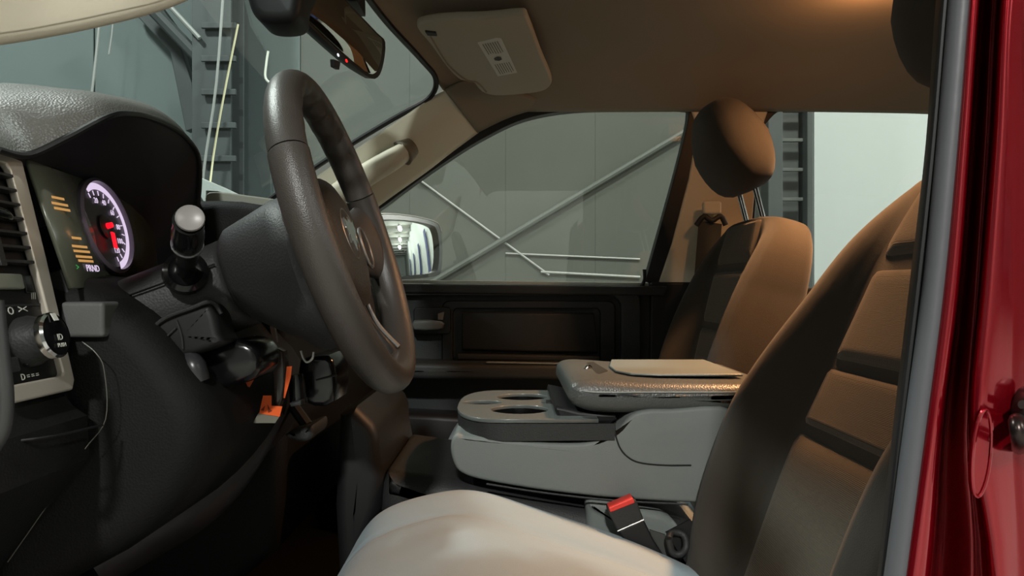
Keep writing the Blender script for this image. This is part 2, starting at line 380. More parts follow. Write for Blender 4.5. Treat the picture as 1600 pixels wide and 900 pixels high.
# far A pillar trim
up = [(430, 325, 1.89), (515, 262, 1.89), (600, 203, 1.88), (672, 154, 1.877), (696, 140, 1.872)]
mid_ = [(470, 350, 1.90), (545, 292, 1.90), (630, 232, 1.90), (680, 196, 1.90), (718, 172, 1.90)]
lo = [(500, 392, 1.985), (590, 322, 1.985), (665, 268, 1.985), (705, 237, 1.985), (747, 206, 1.985)]
tp = base_root('trim_2', A(600, 300, 1.95))
grid('pillar_cover', [[A(*p) for p in up], [A(*p) for p in mid_], [A(*p) for p in lo]], M_beige, tp, nu=5, nv=5, solid=.008, angle=180)
# collar where pillar trim meets the headliner
grid('pillar_collar', [[A(694, 140, 1.864), A(722, 126, 1.864), A(760, 116, 1.864)], [A(717, 170, 1.892), A(750, 150, 1.892), A(800, 140, 1.892)], [A(745, 206, 1.983), A(800, 180, 1.983), A(870, 160, 1.983)]], M_liner, tp, nu=4, nv=4, solid=.01, angle=180)
gh = root('grab_handle', A(600, 260, 1.88), 'beige grab handle moulded onto the passenger windshield pillar', 'handle')
tube('grip', [A(490, 335, 1.91), A(535, 300, 1.89), (A(575, 272, 1.88)), (A(612, 250, 1.875)), A(634, 236, 1.88)], [.036, .037, .036, .034, .028], M_beige, gh, n=20, sm=6, flat=.8, angle=180)
tube('shaded_end', [A(628, 240, 1.885), A(644, 229, 1.90)], [.034, .024], mat('shaded beige plastic', (120, 110, 92), .7), gh, n=18, sm=3, angle=180)  # darker end: shade of the handle recess put into the colour
# front passenger window: glass, black seal
glass = [(592, 325), (640, 285), (700, 240), (755, 208), (820, 180), (900, 168), (1000, 166), (1072, 166), (1080, 200), (1060, 300), (1020, 445), (560, 445), (560, 350)]
tag(prism('window_2', [A(p[0], p[1], 2.015) for p in glass], (0, .004, 0), G_side, smooth=False), kind='structure')
inn = [(565, 345), (600, 322), (640, 292), (700, 250), (755, 216), (820, 186), (900, 172), (1000, 170), (1068, 170), (1076, 178), (1068, 220), (1050, 290), (1022, 390), (1008, 440)]
out = [(560, 332), (592, 310), (634, 278), (694, 236), (748, 202), (815, 170), (898, 156), (1002, 154), (1076, 155), (1098, 172), (1092, 225), (1080, 300), (1058, 390), (1045, 445)]
tag(ribbon('trim_3', inn, out, 1.99, M_black, depth=.04), kind='structure')
# far B pillar cover
bp = [(1072, 150), (1205, 150), (1200, 175), (1188, 210), (1180, 300), (1165, 470), (1020, 470), (1050, 380), (1076, 280), (1090, 200)]
tag(prism('trim_4', [A(p[0], p[1], 1.985) for p in bp], (0, .05, 0), M_beige, bevel=.006), kind='structure')
# rear door window
g3 = [(1186, 172), (1900, 172), (1900, 460), (1160, 460), (1186, 300)]
tag(prism('window_3', [A(p[0], p[1], 2.015) for p in g3], (0, .004, 0), G_side, smooth=False), kind='structure')
inn = [(1172, 460), (1180, 330), (1190, 215), (1200, 190), (1222, 171), (1250, 167), (1350, 169), (1450, 173), (1600, 178), (1860, 190)]
out = [(1160, 460), (1168, 330), (1180, 212), (1192, 182), (1216, 162), (1250, 157), (1350, 158), (1450, 162), (1600, 166), (1870, 178)]
tag(ribbon('trim_5', inn, out, 1.99, M_black, depth=.04), kind='structure')
tag(prism('trim_6', [A(1860, 170, 1.985), A(2000, 170, 1.985), A(2000, 470, 1.985), A(1850, 470, 1.985)], (0, .05, 0), M_beige), kind='structure')
# passenger doors below the window line
door = base_root('door_1', A(820, 760, 2.0))
pad('door_shell', [(560, 446), (1040, 450), (1035, 900), (560, 900)], 2.0, 1.985, 2.06, .01, M_dark, door, sm=1)
prism('sill_strip', [A(600, 437, 2.0), A(1012, 442, 2.0), A(1012, 447, 2.0), A(600, 442, 2.0)], (0, -.012, 0), mat('pale sill strip', (205, 210, 200), .35, spec=.6), door, bevel=.001)
prism('upper_ledge', [A(590, 443, 1.985), A(1040, 447, 1.985), A(1035, 462, 1.985), A(590, 458, 1.985)], (0, -.03, 0), M_dark, door, bevel=.006)
def rrect(x0, y0, x1, y1, r, Y, n=5):
    out = []
    for cx, cy, a0 in ((x1-r, y0+r, -90), (x1-r, y1-r, 0), (x0+r, y1-r, 90), (x0+r, y0+r, 180)):
        for k in range(n+1):
            a = math.radians(a0+90*k/n); out.append(A(cx+r*math.cos(a), cy+r*math.sin(a), Y))
    return out
def frame(name, o_, i_, vec, m, parent, bevel=.002):
    n = len(o_); vec = Vector(vec); V = list(o_)+list(i_)+[p+vec for p in o_]+[p+vec for p in i_]; Fc = []
    for i in range(n):
        j = (i+1) % n
        Fc += [(i, j, n+j, n+i), (2*n+i, 2*n+j, 3*n+j, 3*n+i), (i, j, 2*n+j, 2*n+i), (n+i, n+j, 3*n+j, 3*n+i)]
    return mk(name, V, Fc, m, parent, bevel=bevel)
frame('pocket_frame', rrect(560, 452, 1002, 590, 20, 1.96), rrect(600, 462, 970, 572, 18, 1.96), (0, .03, 0), M_dark, door, .006)
frame('inner_frame', rrect(690, 470, 962, 575, 12, 1.972), rrect(708, 482, 938, 566, 8, 1.972), (0, .02, 0), M_black, door, .004)
pad('door_inlay', [(722, 487), (928, 489), (934, 552), (722, 548)], 1.97, 1.965, 1.99, .008, M_dark, door, sm=1)
pad('inlay_lip', [(716, 552), (936, 556), (936, 566), (716, 562)], 1.96, 1.95, 1.99, .005, M_dark, door, sm=1)
pad('armrest', [(600, 566), (700, 566), (840, 567), (960, 569), (1000, 575), (985, 592), (840, 590), (600, 588)], 1.90, 1.86, 1.99, .012, M_dark, door, sm=3)
tube('armrest_piping', [A(760, 566, 1.865), A(860, 568, 1.865), A(980, 571, 1.865)], .0025, M_grey, door, n=6)
pad('map_pocket', [(590, 640), (720, 646), (1000, 650), (1000, 800), (590, 800)], 1.93, 1.88, 1.99, .015, M_black, door, sm=1)
hs = prism('handle_recess', rrect(646, 480, 704, 522, 6, 1.955), (0, .02, 0), M_black, door, bevel=.003)
pad('handle', [(648, 500), (690, 502), (693, 510), (686, 515), (648, 515)], 1.94, 1.925, 1.955, .006, M_satin if False else mat('door handle plastic', (92, 92, 90), .4), door, sm=2)
prism('lock_slider', [A(684, 490, 1.945), A(694, 487, 1.945), A(692, 500, 1.945), A(684, 500, 1.945)], (0, .01, 0), mat('slider plastic', (120, 116, 108), .4), door, bevel=.001)
tube('lock_knob', [A(1003, 448, 1.97), A(1007, 436, 1.97), A(1007, 421, 1.97)], [.006, .004, .005], M_black, door, n=10)
slab_r = base_root('door_2', A(1400, 600, 2.0))
pad('door_shell', [(1160, 448), (1900, 452), (1900, 900), (1160, 900)], 2.0, 1.985, 2.06, .01, M_dark, slab_r, sm=1)
tag(prism('trim_7', [A(1015, 440, 1.98), A(1180, 440, 1.98), A(1170, 900, 1.98), A(1010, 900, 1.98)], (0, .06, 0), M_black, bevel=.01), kind='structure')
# belt on the far B pillar
sb = root('seat_belt', A(1112, 345, 1.95), 'grey passenger seat belt and guide on the pillar behind the passenger headrest', 'seat belt')
prism('webbing', [A(1092, 345, 1.95), A(1128, 350, 1.95), A(1105, 620, 1.9), A(1070, 620, 1.9)], (0, .002, 0), mat('grey webbing', (70, 70, 66), .8, bump=('weave', 300, .5)), sb)
tube('guide_loop', [A(1088, 352, 1.945), A(1100, 338, 1.945), A(1112, 345, 1.945), A(1126, 338, 1.945), A(1134, 352, 1.945)], .007, M_dark, sb, n=10)
box('guide_anchor', A(1112, 325, 1.95), (.05, .02, .035), M_beige, sb, bevel=.008)

# near B pillar, rubber seal and painted body side
yl = (-260, 0, 225, 450, 675, 900, 1250)
def lane(vals, Y): return [A(v, y, Y if not isinstance(Y, (list, tuple)) else Y[i]) for i, (v, y) in enumerate(zip(vals, yl))]
def sheet(name, lanes, m, parent=None, solid=.003, **kw): return grid(name, lanes, m, parent, nu=5, nv=5, solid=solid, angle=180, **kw)
pl = base_root('trim_8', A(1450, 900, .5))
sheet('inner_cover', [lane((1492, 1466, 1450, 1424, 1398, 1374, 1330), .52), lane((1500, 1476, 1456, 1432, 1405, 1380, 1336), .475), lane((1520, 1496, 1474, 1450, 1420, 1392, 1350), .47)], M_black, pl)
tube('seal_lip', lane((1500, 1477, 1458, 1434, 1407, 1382, 1340), .468), .0022, M_black, pl, n=8, sm=6)
rp = smooth_curve(lane((1526, 1502, 1483, 1461, 1431, 1401, 1352), .462), 7)
tube('rubber_seal', rp, .0072, M_rubber, pl, n=16, sm=1, angle=180)
bd = base_root('body_side', A(1560, 900, .45))
lanes = [lane((1536, 1512, 1493, 1471, 1442, 1411, 1364), .470), lane((1542, 1518, 1500, 1479, 1450, 1420, 1375), .455),
         lane((1550, 1526, 1511, 1494, 1466, 1448, 1400), .457), lane((1554, 1531, 1515, 1498, 1475, 1465, 1420), .505),
         lane((1578, 1556, 1545, 1530, 1515, 1525, 1500), .515), lane((1590, 1563, 1550, 1533, 1517, 1540, 1530), .470),
         lane((1600, 1572, 1560, 1543, 1526, 1556, 1550), .448), lane((1640, 1590, 1585, 1580, 1575, 1590, 1600), .452),
         lane((1700, 1640, 1640, 1640, 1640, 1650, 1660), .462), lane((1900, 1900, 1900, 1900, 1900, 1900, 1900), .43)]
sheet('painted_pillar', lanes, M_red, bd)
dim = root('access_plug', A(1533, 708, .45), 'oval red body plug low on the painted door pillar', 'plug')
oc = [A(1533+(15 if math.cos(a) > 0 else 13)*math.cos(a)+(-62*math.sin(a))*.10, 708+68*math.sin(a), .4405) for a in [2*PI*k/28 for k in range(28)]]
tube('rim', oc+[oc[0]], .0012, M_red, dim, n=8, sm=1)
prism('disc', oc, (0, .004, 0), M_red, dim)
M_dk = mat('dark striker metal', (70, 60, 58), .3, metal=.9)
stk = root('door_striker', A(1592, 650, .45), 'dark metal door striker on the red pillar at the right edge', 'striker')
pad('striker_plate', [(1578, 640), (1586, 612), (1600, 602), (1630, 604), (1640, 690), (1625, 710), (1590, 706), (1580, 680)], .45, .438, .452, .004, mat('dark bracket', (50, 40, 38), .4, metal=.5), stk, sm=3)
tube('striker_loop', [A(1590, 655, .445), A(1588, 660, .42), A(1592, 690, .42), A(1592, 700, .445)], .004, M_dk, stk, n=10)
for yy in (632, 686): loft('bolt', [[A(1597+7*math.cos(a), yy+7*math.sin(a), Yb) for a in [2*PI*k/12 for k in range(12)]] for Yb in (.440, .434)], M_dk, stk)
rd = base_root('door_3', (1.2, .45, 1.2))
box('door_shell', (1.25, .47, 1.1), (1.5, .05, .7), M_red, rd, bevel=.01)
box('door_shell', (1.25, .50, 1.97), (1.5, .05, .06), M_red, rd, bevel=.01)
box('pillar_shell', (.42, .50, 1.5), (.16, .03, 1.4), M_black, rd, bevel=.005)  # pillar made wide out of view to shade the driver seat
box('shading_glass', (1.2, .485, 1.7), (1.45, .004, .55), glass_mat('dark shading glass', (.16, .17, .17)), rd)  # unseen glass, tinted dark to keep light off the driver seat
sheet('sill_skin', [[Vector((x, .40, .72)) for x in (-.9, 0, 2)], [Vector((x, .42, .85)) for x in (-.9, 0, 2)], [Vector((x, .50, .87)) for x in (-.9, 0, 2)]], M_red, rd)

# ================================================================== SUN VISORS, MIRROR
def visor_pt(px, py, up=0.0):
    k = (450-py)/F; Y = .788/(k+.162); p = A(px, py, Y); p.z += up; return p
vs = root('sun_visor', visor_pt(760, 90), 'folded passenger sun visor with a paper label, right of the windshield corner', 'sun visor')
vo = [(655, 38), (700, 31), (760, 29), (815, 24), (826, 34), (845, 85), (860, 120), (861, 133), (848, 143), (815, 148), (775, 150), (752, 144), (738, 128), (720, 126), (700, 108), (672, 70), (655, 50)]
o_ = smooth_curve([visor_pt(*p) for p in vo], 3, True)
prism('panel', o_, (0, 0, .018), mat('lit visor cloth', (172, 164, 148), .9, bump=('noise', 900, .25), spec=.1), vs, bevel=.006)  # brighter than the liner: light through the windshield put into its colour
tube('seam', [visor_pt(668, 48, -.001), visor_pt(700, 100, -.001), visor_pt(728, 124, -.001), visor_pt(745, 128, -.001), visor_pt(760, 143, -.001)], .002, M_liner, vs, n=6)
lb = prism('paper_label', [visor_pt(*p, -.001) for p in ((746, 66), (775, 58.5), (783, 59), (808, 113), (778, 118.5))], (0, 0, .0008), M_whitepaper, vs)
ex = (visor_pt(778, 118.5)-visor_pt(746, 66)).normalized(); ey = (visor_pt(782, 59)-visor_pt(746, 66)).normalized()
nrm = Vector(ex).cross(ey).normalized(); 
if nrm.z > 0: nrm = -nrm
lo_ = visor_pt(746, 66, -.002); Lx = (visor_pt(778, 118.5)-visor_pt(746, 66)).length; Ly = (visor_pt(782, 59)-visor_pt(746, 66)).length
for r_ in range(9):
    for a0, a1 in ((.05, .36), (.64, .95)):
        if r_ in (0, 8): continue
        p = lo_+ex*(Lx*a0)+ey*(Ly*(.06+r_*.105)); q = lo_+ex*(Lx*(a1-random.random()*.05))+ey*(Ly*(.06+r_*.105)); h = ey*Ly*.035
        prism('print_line', [p, q, q+h, p+h], (0, 0, .0003), M_ink, lb, smooth=False)
cc = lo_+ex*Lx*.5+ey*Ly*.45
tri = [cc+ex*.010*math.cos(a)*1.0+ey*.010*math.sin(a) for a in (0, .9, 2.1, 3.0, 4.2, 5.2)]
prism('print_emblem', tri, (0, 0, .0003), mat('dark ink', (70, 66, 58), .8), lb, smooth=False)
prism('hinge_clip', [visor_pt(664, 47, -.004), visor_pt(681, 49, -.004), visor_pt(683, 54, -.004), visor_pt(668, 53, -.004)], (0, 0, .006), M_black, vs, bevel=.001)
dv = root('sun_visor', A(120, 20, .66), 'lowered beige driver sun visor at the top left corner', 'sun visor')
e = [A(-140, 62, .50), A(-60, 56, .52), A(0, 50, .54), A(60, 41, .56), A(130, 28, .58), A(200, 12, .60), A(250, -2, .62), A(300, -22, .64)]
grid('panel', [e, [p+Vector((.003, -.002, .015)) for p in e], [p+Vector((.02, .0, .08)) for p in e], [p+Vector((.04, .01, .16)) for p in e]], M_beige, dv, nu=4, nv=4, solid=.018, angle=60)
tube('piping', e, .009, M_beige, dv, n=12, sm=4)
# interior mirror
im = root('rear_view_mirror', A(530, 60, 1.22), 'black rear view mirror hanging at the top of the windshield', 'mirror')
mc = [A(458, 12, 1.10), A(520, 74, 1.22), A(572, 118, 1.33), A(590, 121, 1.345), A(599, 100, 1.36), A(602, 66, 1.365), A(590, 52, 1.345), A(548, 8, 1.27), A(505, -40, 1.16), A(470, -50, 1.12), A(452, -30, 1.09)]
mo = smooth_curve(mc, 3, True); cen = sum(mo, Vector())/len(mo); fn = ((mo[0]-cen).cross(mo[6]-cen)).normalized()
fn = Vector((.96, -.22, -.15)).normalized()
def planar(P, c, n): return [p-n*((p-c).dot(n)) for p in P]
def ray_plane(P, c, n):
    out = []; C0 = Vector((0, 0, EYE))
    for p in P:
        d = p-C0; t = (c-C0).dot(n)/d.dot(n); out.append(C0+d*t)
    return out
sc_ = lambda P, c, s: [c+(p-c)*s for p in P]
mo = smooth_curve(mc, 3, True); cen = sum(mo, Vector())/len(mo)
mdir = (A(590, 90, 1.36)-A(470, -20, 1.12)).normalized(); mup = Vector((0, 0, 1)); fn = mdir.cross(mup).normalized()
if fn.x < 0: fn = -fn
fn = (fn+Vector((0, 0, -.12))).normalized()
mo = ray_plane(mo, cen, fn)
loft('housing', [sc_(mo, cen, .93), mo, [p-fn*.012 for p in mo], [p-fn*.03 for p in sc_(mo, cen, .85)], [p-fn*.042 for p in sc_(mo, cen, .5)]], M_black, im, angle=50)
gl = [p+fn*.001 for p in sc_(mo, cen, .90)]
loft('mirror_glass', [gl, [p+fn*.0015 for p in sc_(mo, cen, .88)]], M_mirror_in, im, angle=30)
mp = ray_plane([A(515, 92, 1.2), A(526, 96, 1.2), A(524, 109, 1.2), A(516, 105, 1.2)], cen, fn)
prism('toggle_tab', mp, fn*.008, M_black, im, bevel=.0015)
def led(px, py, m, r):
    c = ray_plane([A(px, py, 1.2)], cen+fn*.004, fn)[0]
    loft('indicator_lamp', [[c+mdir*r*math.cos(a)+mup*r*.8*math.sin(a)+fn*h for a in [2*PI*k/10 for k in range(10)]] for h in (0, .001)], m, im)
led(541, 95, mat('red led', (60, 0, 0), .4, emit=(255, 30, 30), estr=2), .0032)
led(528, 86, mat('white led', (60, 60, 60), .4, emit=(235, 240, 245), estr=1.2), .0032)
mm = root('mirror_mount', A(430, 20, 1.12), 'black mirror mount block on the windshield left of the rear view mirror', 'mount')
pad('cover', [(392, -60), (398, 10), (412, 40), (436, 48), (470, 42), (480, 10), (490, -60)], 1.12, 1.08, 1.16, .015, M_black, mm)
pad('sensor_housing', [(505, -80), (512, -5), (535, 10), (560, 16), (566, 5), (556, -80)], 1.38, 1.33, 1.42, .01, M_black, mm)

# passenger door mirror outside
dm = root('door_mirror', A(645, 385, 2.2), 'passenger door mirror outside the window, reflecting the lit hangar', 'mirror')
R2 = 2.2
ring_o = smooth_curve([A(*p, R2) for p in ((586, 338), (600, 334), (640, 337), (676, 345), (688, 356), (691, 385), (690, 418), (682, 431), (640, 436), (590, 437), (578, 420), (578, 350))], 4, True)
ring_i = smooth_curve([A(*p, R2) for p in ((592, 347), (604, 344), (640, 346), (670, 352), (680, 360), (684, 385), (683, 414), (676, 425), (640, 430), (594, 431), (585, 418), (585, 356))], 4, True)
NM = Vector((.785, -.61, .085)).normalized(); RS = 1.15
cg = A(636, 388, R2)
ring_o = ray_plane(ring_o, cg, NM); ring_i = ray_plane(ring_i, cg, NM)
rings = [[p-NM*.008 for p in ring_i], [p+NM*.004 for p in sc_(ring_i, cg, 1.02)], ring_o, [p-NM*.03 for p in ring_o], [p-NM*.09 for p in sc_(ring_o, cg, .9)], [p-NM*.13 for p in sc_(ring_o, cg, .5)]]
n_ = len(ring_i); V = [p for r in rings for p in r]; Fc = [(i*n_+j, i*n_+(j+1) % n_, (i+1)*n_+(j+1) % n_, (i+1)*n_+j) for i in range(5) for j in range(n_)]
Fc.append(tuple(range(5*n_, 6*n_)))
mk('housing', V, Fc, mat('mirror housing', (38, 40, 40), .3, spec=.6), dm, angle=60)
tube('chrome_edge', ring_o[-12:]+ring_o[:18], .0022, M_satin, dm, n=8, sm=1)
NR = 10; me_v = [cg]
for k in range(1, NR+1):
    for p in ring_i:
        d = (p-cg)*(k/NR); me_v.append(cg+d-NM*(d.length_squared/(2*RS)))
fcs = [(0, 1+j, 1+(j+1) % n_) for j in range(n_)]+[(1+(k-1)*n_+j, 1+(k-1)*n_+(j+1) % n_, 1+k*n_+(j+1) % n_, 1+k*n_+j) for k in range(1, NR) for j in range(n_)]
mk('mirror_glass', me_v, fcs, M_mirror, dm, angle=180)
tube('mirror_arm', [cg-NM*.05+Vector((-.02, -.02, -.09)), cg+Vector((-.10, -.08, -.13)), Vector((-.40, 2.05, 1.43))], .022, M_black, dm, n=10)
tag(tube('antenna', [A(372, 38, 2.35), A(345, 175, 2.35), A(328, 288, 2.35), A(312, 500, 2.1)], .0032, mat('pale antenna', (238, 232, 190), .35, spec=.6), n=8, sm=3), 'thin pale antenna rod rising beyond the windshield, right of the column', 'antenna')

# ================================================================== DASHBOARD
db = root('dashboard', (-.6, 1.25, 1.0), 'charcoal dashboard with a padded hood over the instruments', 'dashboard')
rim = [(-.435, .57, 1.572), (-.447, .64, 1.572), (-.453, .69, 1.576), (-.432, .715, 1.597), (-.407, .745, 1.625), (-.412, .80, 1.640), (-.42, .86, 1.649), (-.430, .94, 1.655), (-.437, 1.0, 1.650), (-.438, 1.03, 1.634), (-.442, 1.043, 1.60), (-.45, 1.047, 1.55), (-.47, 1.047, 1.48)]
rim2 = [(-.49, .57, 1.592), (-.495, .64, 1.605), (-.50, .69, 1.620), (-.498, .72, 1.636), (-.495, .76, 1.653), (-.50, .81, 1.669), (-.50, .86, 1.679), (-.485, .94, 1.687), (-.47, 1.0, 1.672), (-.466, 1.035, 1.647), (-.47, 1.055, 1.61), (-.48, 1.06, 1.55), (-.50, 1.06, 1.48)]
mid2 = [(-.62, y, z+.004) for (x, y, z) in rim2]
mid2 = [(-.62, y, z-.002) for (x, y, z) in rim2]
rear = [(-.82, y, min(1.575, z-.05)) for (x, y, z) in rim2]
lip = [(x+.0, y, z+.006) for (x, y, z) in rim]
grid('instrument_hood', [rim, [((a[0]*.7+b[0]*.3)-.0, a[1]*.7+b[1]*.3, a[2]*.62+b[2]*.38+.006) for a, b in zip(rim, rim2)], rim2, mid2, rear], M_dashtop, db, nu=5, nv=5, angle=180)
back = [(-.47, .60, 1.56), (-.468, .66, 1.562), (-.462, .70, 1.565), (-.465, .73, 1.569), (-.468, .76, 1.573), (-.474, .81, 1.566), (-.48, .86, 1.558), (-.49, .93, 1.538), (-.497, .97, 1.518), (-.50, .995, 1.50), (-.50, 1.01, 1.485), (-.50, 1.02, 1.47), (-.50, 1.02, 1.45)]
grid('hood_lining', [[(x, y, z-.004) for x, y, z in rim], [((a[0]+b[0])/2, (a[1]+b[1])/2, (a[2]+b[2])/2+.006) for a, b in zip(rim, back)], back], mat('hood lining', (26, 22, 28), .6), db, nu=5, nv=4, angle=180)
tube('hood_edge', [(x+.001, y, z-.002) for x, y, z in rim[1:]], .0035, M_black, db, n=8, sm=5)
# outer end of the dash (vent and lamp switch live here)
pad('dash_end', [(-.85, 1.56), (-.49, 1.573), (-.475, 1.565), (-.424, 1.355), (-.414, 1.34), (-.400, 1.33), (-.398, 1.29), (-.48, 1.19), (-.55, 1.05), (-.85, 1.05)], 0, .545, .705, .012, mat('dash end plastic', (20, 20, 20), .65, bump=('leather', 420, .25), spec=.3), db, world=True, sm=1, angle=35)
M_low = mat('lower dash plastic', (14, 14, 14), .7, bump=('leather', 420, .25), spec=.25)
pad('knee_panel', [(150, 455), (235, 430), (330, 480), (400, 560), (425, 620), (405, 690), (345, 760), (250, 815), (150, 868), (60, 950), (-250, 950), (-250, 500)], .92, .715, 1.10, .03, M_low, db, sm=3, angle=60)
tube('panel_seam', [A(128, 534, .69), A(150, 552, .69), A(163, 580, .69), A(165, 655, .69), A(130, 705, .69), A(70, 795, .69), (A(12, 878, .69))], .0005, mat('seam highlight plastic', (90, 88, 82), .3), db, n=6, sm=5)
tube('panel_seam', [A(20, 690, .60), A(90, 680, .62), A(160, 664, .68)], .0012, M_black, db, n=6)
tube('door_edge_seal', [A(-8, 470, .56), A(2, 560, .56), A(8, 620, .56), A(4, 670, .56), A(-12, 700, .56)], .006, M_rubber if False else mat('dark rubber', (58, 58, 58), .5), db, n=10)
box('end_block', A(150, 498, .73)+Vector((0, .0, 0)), (.042, .05, .034), M_dark if False else mat('mid grey plastic', (92, 93, 92), .6, bump=('noise', 500, .2)), db, bevel=.004)
prism('cluster_shelf', [A(95, 420, .72), A(160, 412, .80), A(232, 400, .99), A(235, 440, .98), A(165, 470, .78), A(112, 470, .72)], (-.03, 0, -.01), M_dark, db, bevel=.002)
# centre and passenger side body
pad('dash_body', [(-.95, 1.54), (-.50, 1.575), (-.37, 1.572), (-.345, 1.55), (-.325, 1.42), (-.33, 1.22), (-.40, 1.02), (-.95, 1.0)], 0, 1.06, 1.98, .02, M_low, db, world=True, sm=3, angle=180)
prism('centre_bezel', smooth_curve([A(322, 303, 1.10), A(345, 300, 1.10), A(385, 305, 1.10), A(440, 314, 1.10), A(440, 330, 1.10), A(400, 336, 1.10), A(376, 339, 1.10), A(362, 329, 1.10), A(325, 326, 1.10)], 3, True), (0, .03, 0), mat('warm grey bezel', (150, 147, 135), .5, bump=('noise', 500, .1)), db, bevel=.004)
prism('bezel_recess', [A(318, 325, 1.115), A(360, 326, 1.115), A(380, 345, 1.115), A(430, 370, 1.115), A(320, 380, 1.115)], (0, .03, 0), M_black, db, bevel=.003)
prism('lit_pad_strip', [A(304, 274, 1.15), A(342, 290, 1.15), A(381, 309, 1.15), A(362, 306, 1.15), A(340, 299, 1.15), A(322, 298, 1.15), A(321, 318, 1.15), A(318, 338, 1.15), A(308, 318, 1.15), A(299, 298, 1.15)], (0, .03, 0), mat('lit dash pad', (226, 236, 232), .6, bump=('noise', 300, .3)), db, bevel=.001)['label'] = 'dash pad edge painted white as lit'  # lit part of the dash pad, its brightness painted as near-white
prism('side_strut', [A(300, 300, 1.12), A(310, 318, 1.12), A(322, 345, 1.12), A(338, 358, 1.12), A(322, 362, 1.12), A(308, 330, 1.12)], (0, .03, 0), mat('strut grey', (70, 70, 66), .5), db, bevel=.002)
prism('hood_side_panel', [A(236, 345, 1.06), A(270, 320, 1.06), A(302, 305, 1.06), A(330, 355, 1.06), A(240, 410, 1.06)], (0, .02, 0), M_dark, db, bevel=.003)

# switch panel and vent on the dash end: local frame on the raked face
ED = Vector((.24, 0, -.97)).normalized(); EN = Vector((.97, 0, .24)).normalized(); EY = Vector((0, 1, 0))
def S(y, d, h=0): return Vector((-.474, y, 1.572))+ED*d+EN*h
vp = root('switch_panel', S(.65, .22), 'tall champagne-framed panel with vent and lamp switch at the left dash end', 'switch panel')
o4 = [S(.575, -.002, .004), S(.69, -.002, .004), S(.697, .006, .004), S(.697, .10, .004), S(.694, .218, .004), S(.688, .226, .004), S(.604, .226, .004), S(.596, .218, .004), S(.575, .10, .004), S(.568, .006, .004)]
i4 = [S(.588, .012, .004), S(.672, .012, .004), S(.676, .018, .004), S(.678, .10, .004), S(.680, .208, .004), S(.677, .211, .004), S(.612, .211, .004), S(.606, .206, .004), S(.588, .10, .004), S(.583, .018, .004)]
frame('bezel', o4, i4, EN*.008, M_bezel, vp, .003)
prism('panel_face', [S(.58, .115, .003), S(.68, .115, .003), S(.682, .213, .003), S(.602, .213, .003), S(.59, .15, .003)], EN*.003, M_gloss if False else mat('panel black', (20, 20, 20), .4), vp, bevel=.001)
prism('vent_well', [S(.58, .01, -.0), S(.68, .01, -.0), S(.68, .115, -.0), S(.58, .115, -.0)], EN*.0025, mat('vent black', (8, 8, 8), .6), vp)
for k in range(7):
    d = .022+k*.0135
    prism('louvre', [S(.584, d, .004), S(.676, d, .004), S(.676, d+.0028, .004), S(.584, d+.0028, .004)], EN*.009, mat('louvre plastic', (46, 46, 46), .35), vp, bevel=.0006)
tube('vent_knob', [S(.600, .062, .014), S(.615, .063, .020), S(.640, .064, .018), S(.655, .065, .014)], [.003, .006, .005, .003], M_gloss, vp, n=10)
prism('vent_tab', [S(.625, .062, .014), S(.633, .062, .014), S(.634, .11, .014), S(.626, .11, .014)], EN*.002, M_dark, vp, bevel=.0008)
prism('panel_divider', [S(.585, .142, .006), S(.680, .142, .006), S(.680, .144, .006), S(.585, .144, .006)], EN*.001, M_dark, vp)
box('dimmer_wheel', S(.640, .122, .008), (.006, .036, .014), mat('dimmer grey', (120, 122, 110), .4), vp, rot=Matrix((EN, EY, -ED)).transposed(), bevel=.002)
box('wheel_slot', S(.667, .124, .007), (.003, .010, .016), M_gloss, vp, rot=Matrix((EN, EY, -ED)).transposed(), bevel=.001)
def circ(c, r, h, n=28, ry=None): return [c+EY*r*math.cos(2*PI*k/n)+ED*(ry or r)*math.sin(2*PI*k/n)+EN*h for k in range(n)]
kc = S(.648, .176, 0)
kn = loft('lamp_knob', [circ(kc, .0225, .006), circ(kc, .0225, .012), circ(kc, .019, .020), circ(kc, .0185, .030)], M_dark, vp, angle=35)
loft('knob_ring', [circ(kc, .0205, .027), circ(kc, .0205, .032), circ(kc, .0185, .034)], M_chrome, kn, caps=False)
loft('knob_face', [circ(kc, .0188, .031), circ(kc, .0185, .0335), circ(kc, .012, .0345)], M_gloss, kn, angle=50)
prism('knob_pointer', [kc+EY*-.003+ED*-.019+EN*.034, kc+EY*.003+ED*-.019+EN*.034, kc+EY*.003+ED*-.012+EN*.036, kc+EY*-.003+ED*-.012+EN*.036], EN*.001, M_print, kn)
ex_, ey_ = -EY, -ED
ex_ = EY
text('knob_icon', 'ID', kc+ED*.003+EN*.036, ex_, ey_, .008, M_print, kn)
text('knob_text', 'PUSH', kc+ED*.010+EN*.036, ex_, ey_, .0050, M_print, kn)
for s_, y, d, z in (('O', .637, .148, .010), ('AUTO', .621, .155, .0055), ('><', .653, .147, .011), ('#', .612, .149, .010), ('D', .632, .206, .008), ('= = =', .645, .206, .007), ('IZ', .618, .122, .012), ('///', .672, .135, .009), ('P', .622, .194, .009)):
    text('panel_print', s_, S(y, d, .0068), ex_, ey_, z, M_print, vp)
box('rocker', S(.646, .192, .008), (.005, .020, .010), M_gloss, vp, rot=Matrix((EN, EY, -ED)).transposed(), bevel=.0015)
box('rocker', S(.622, .194, .007), (.003, .016, .013), M_dark, vp, rot=Matrix((EN, EY, -ED)).transposed(), bevel=.0015)

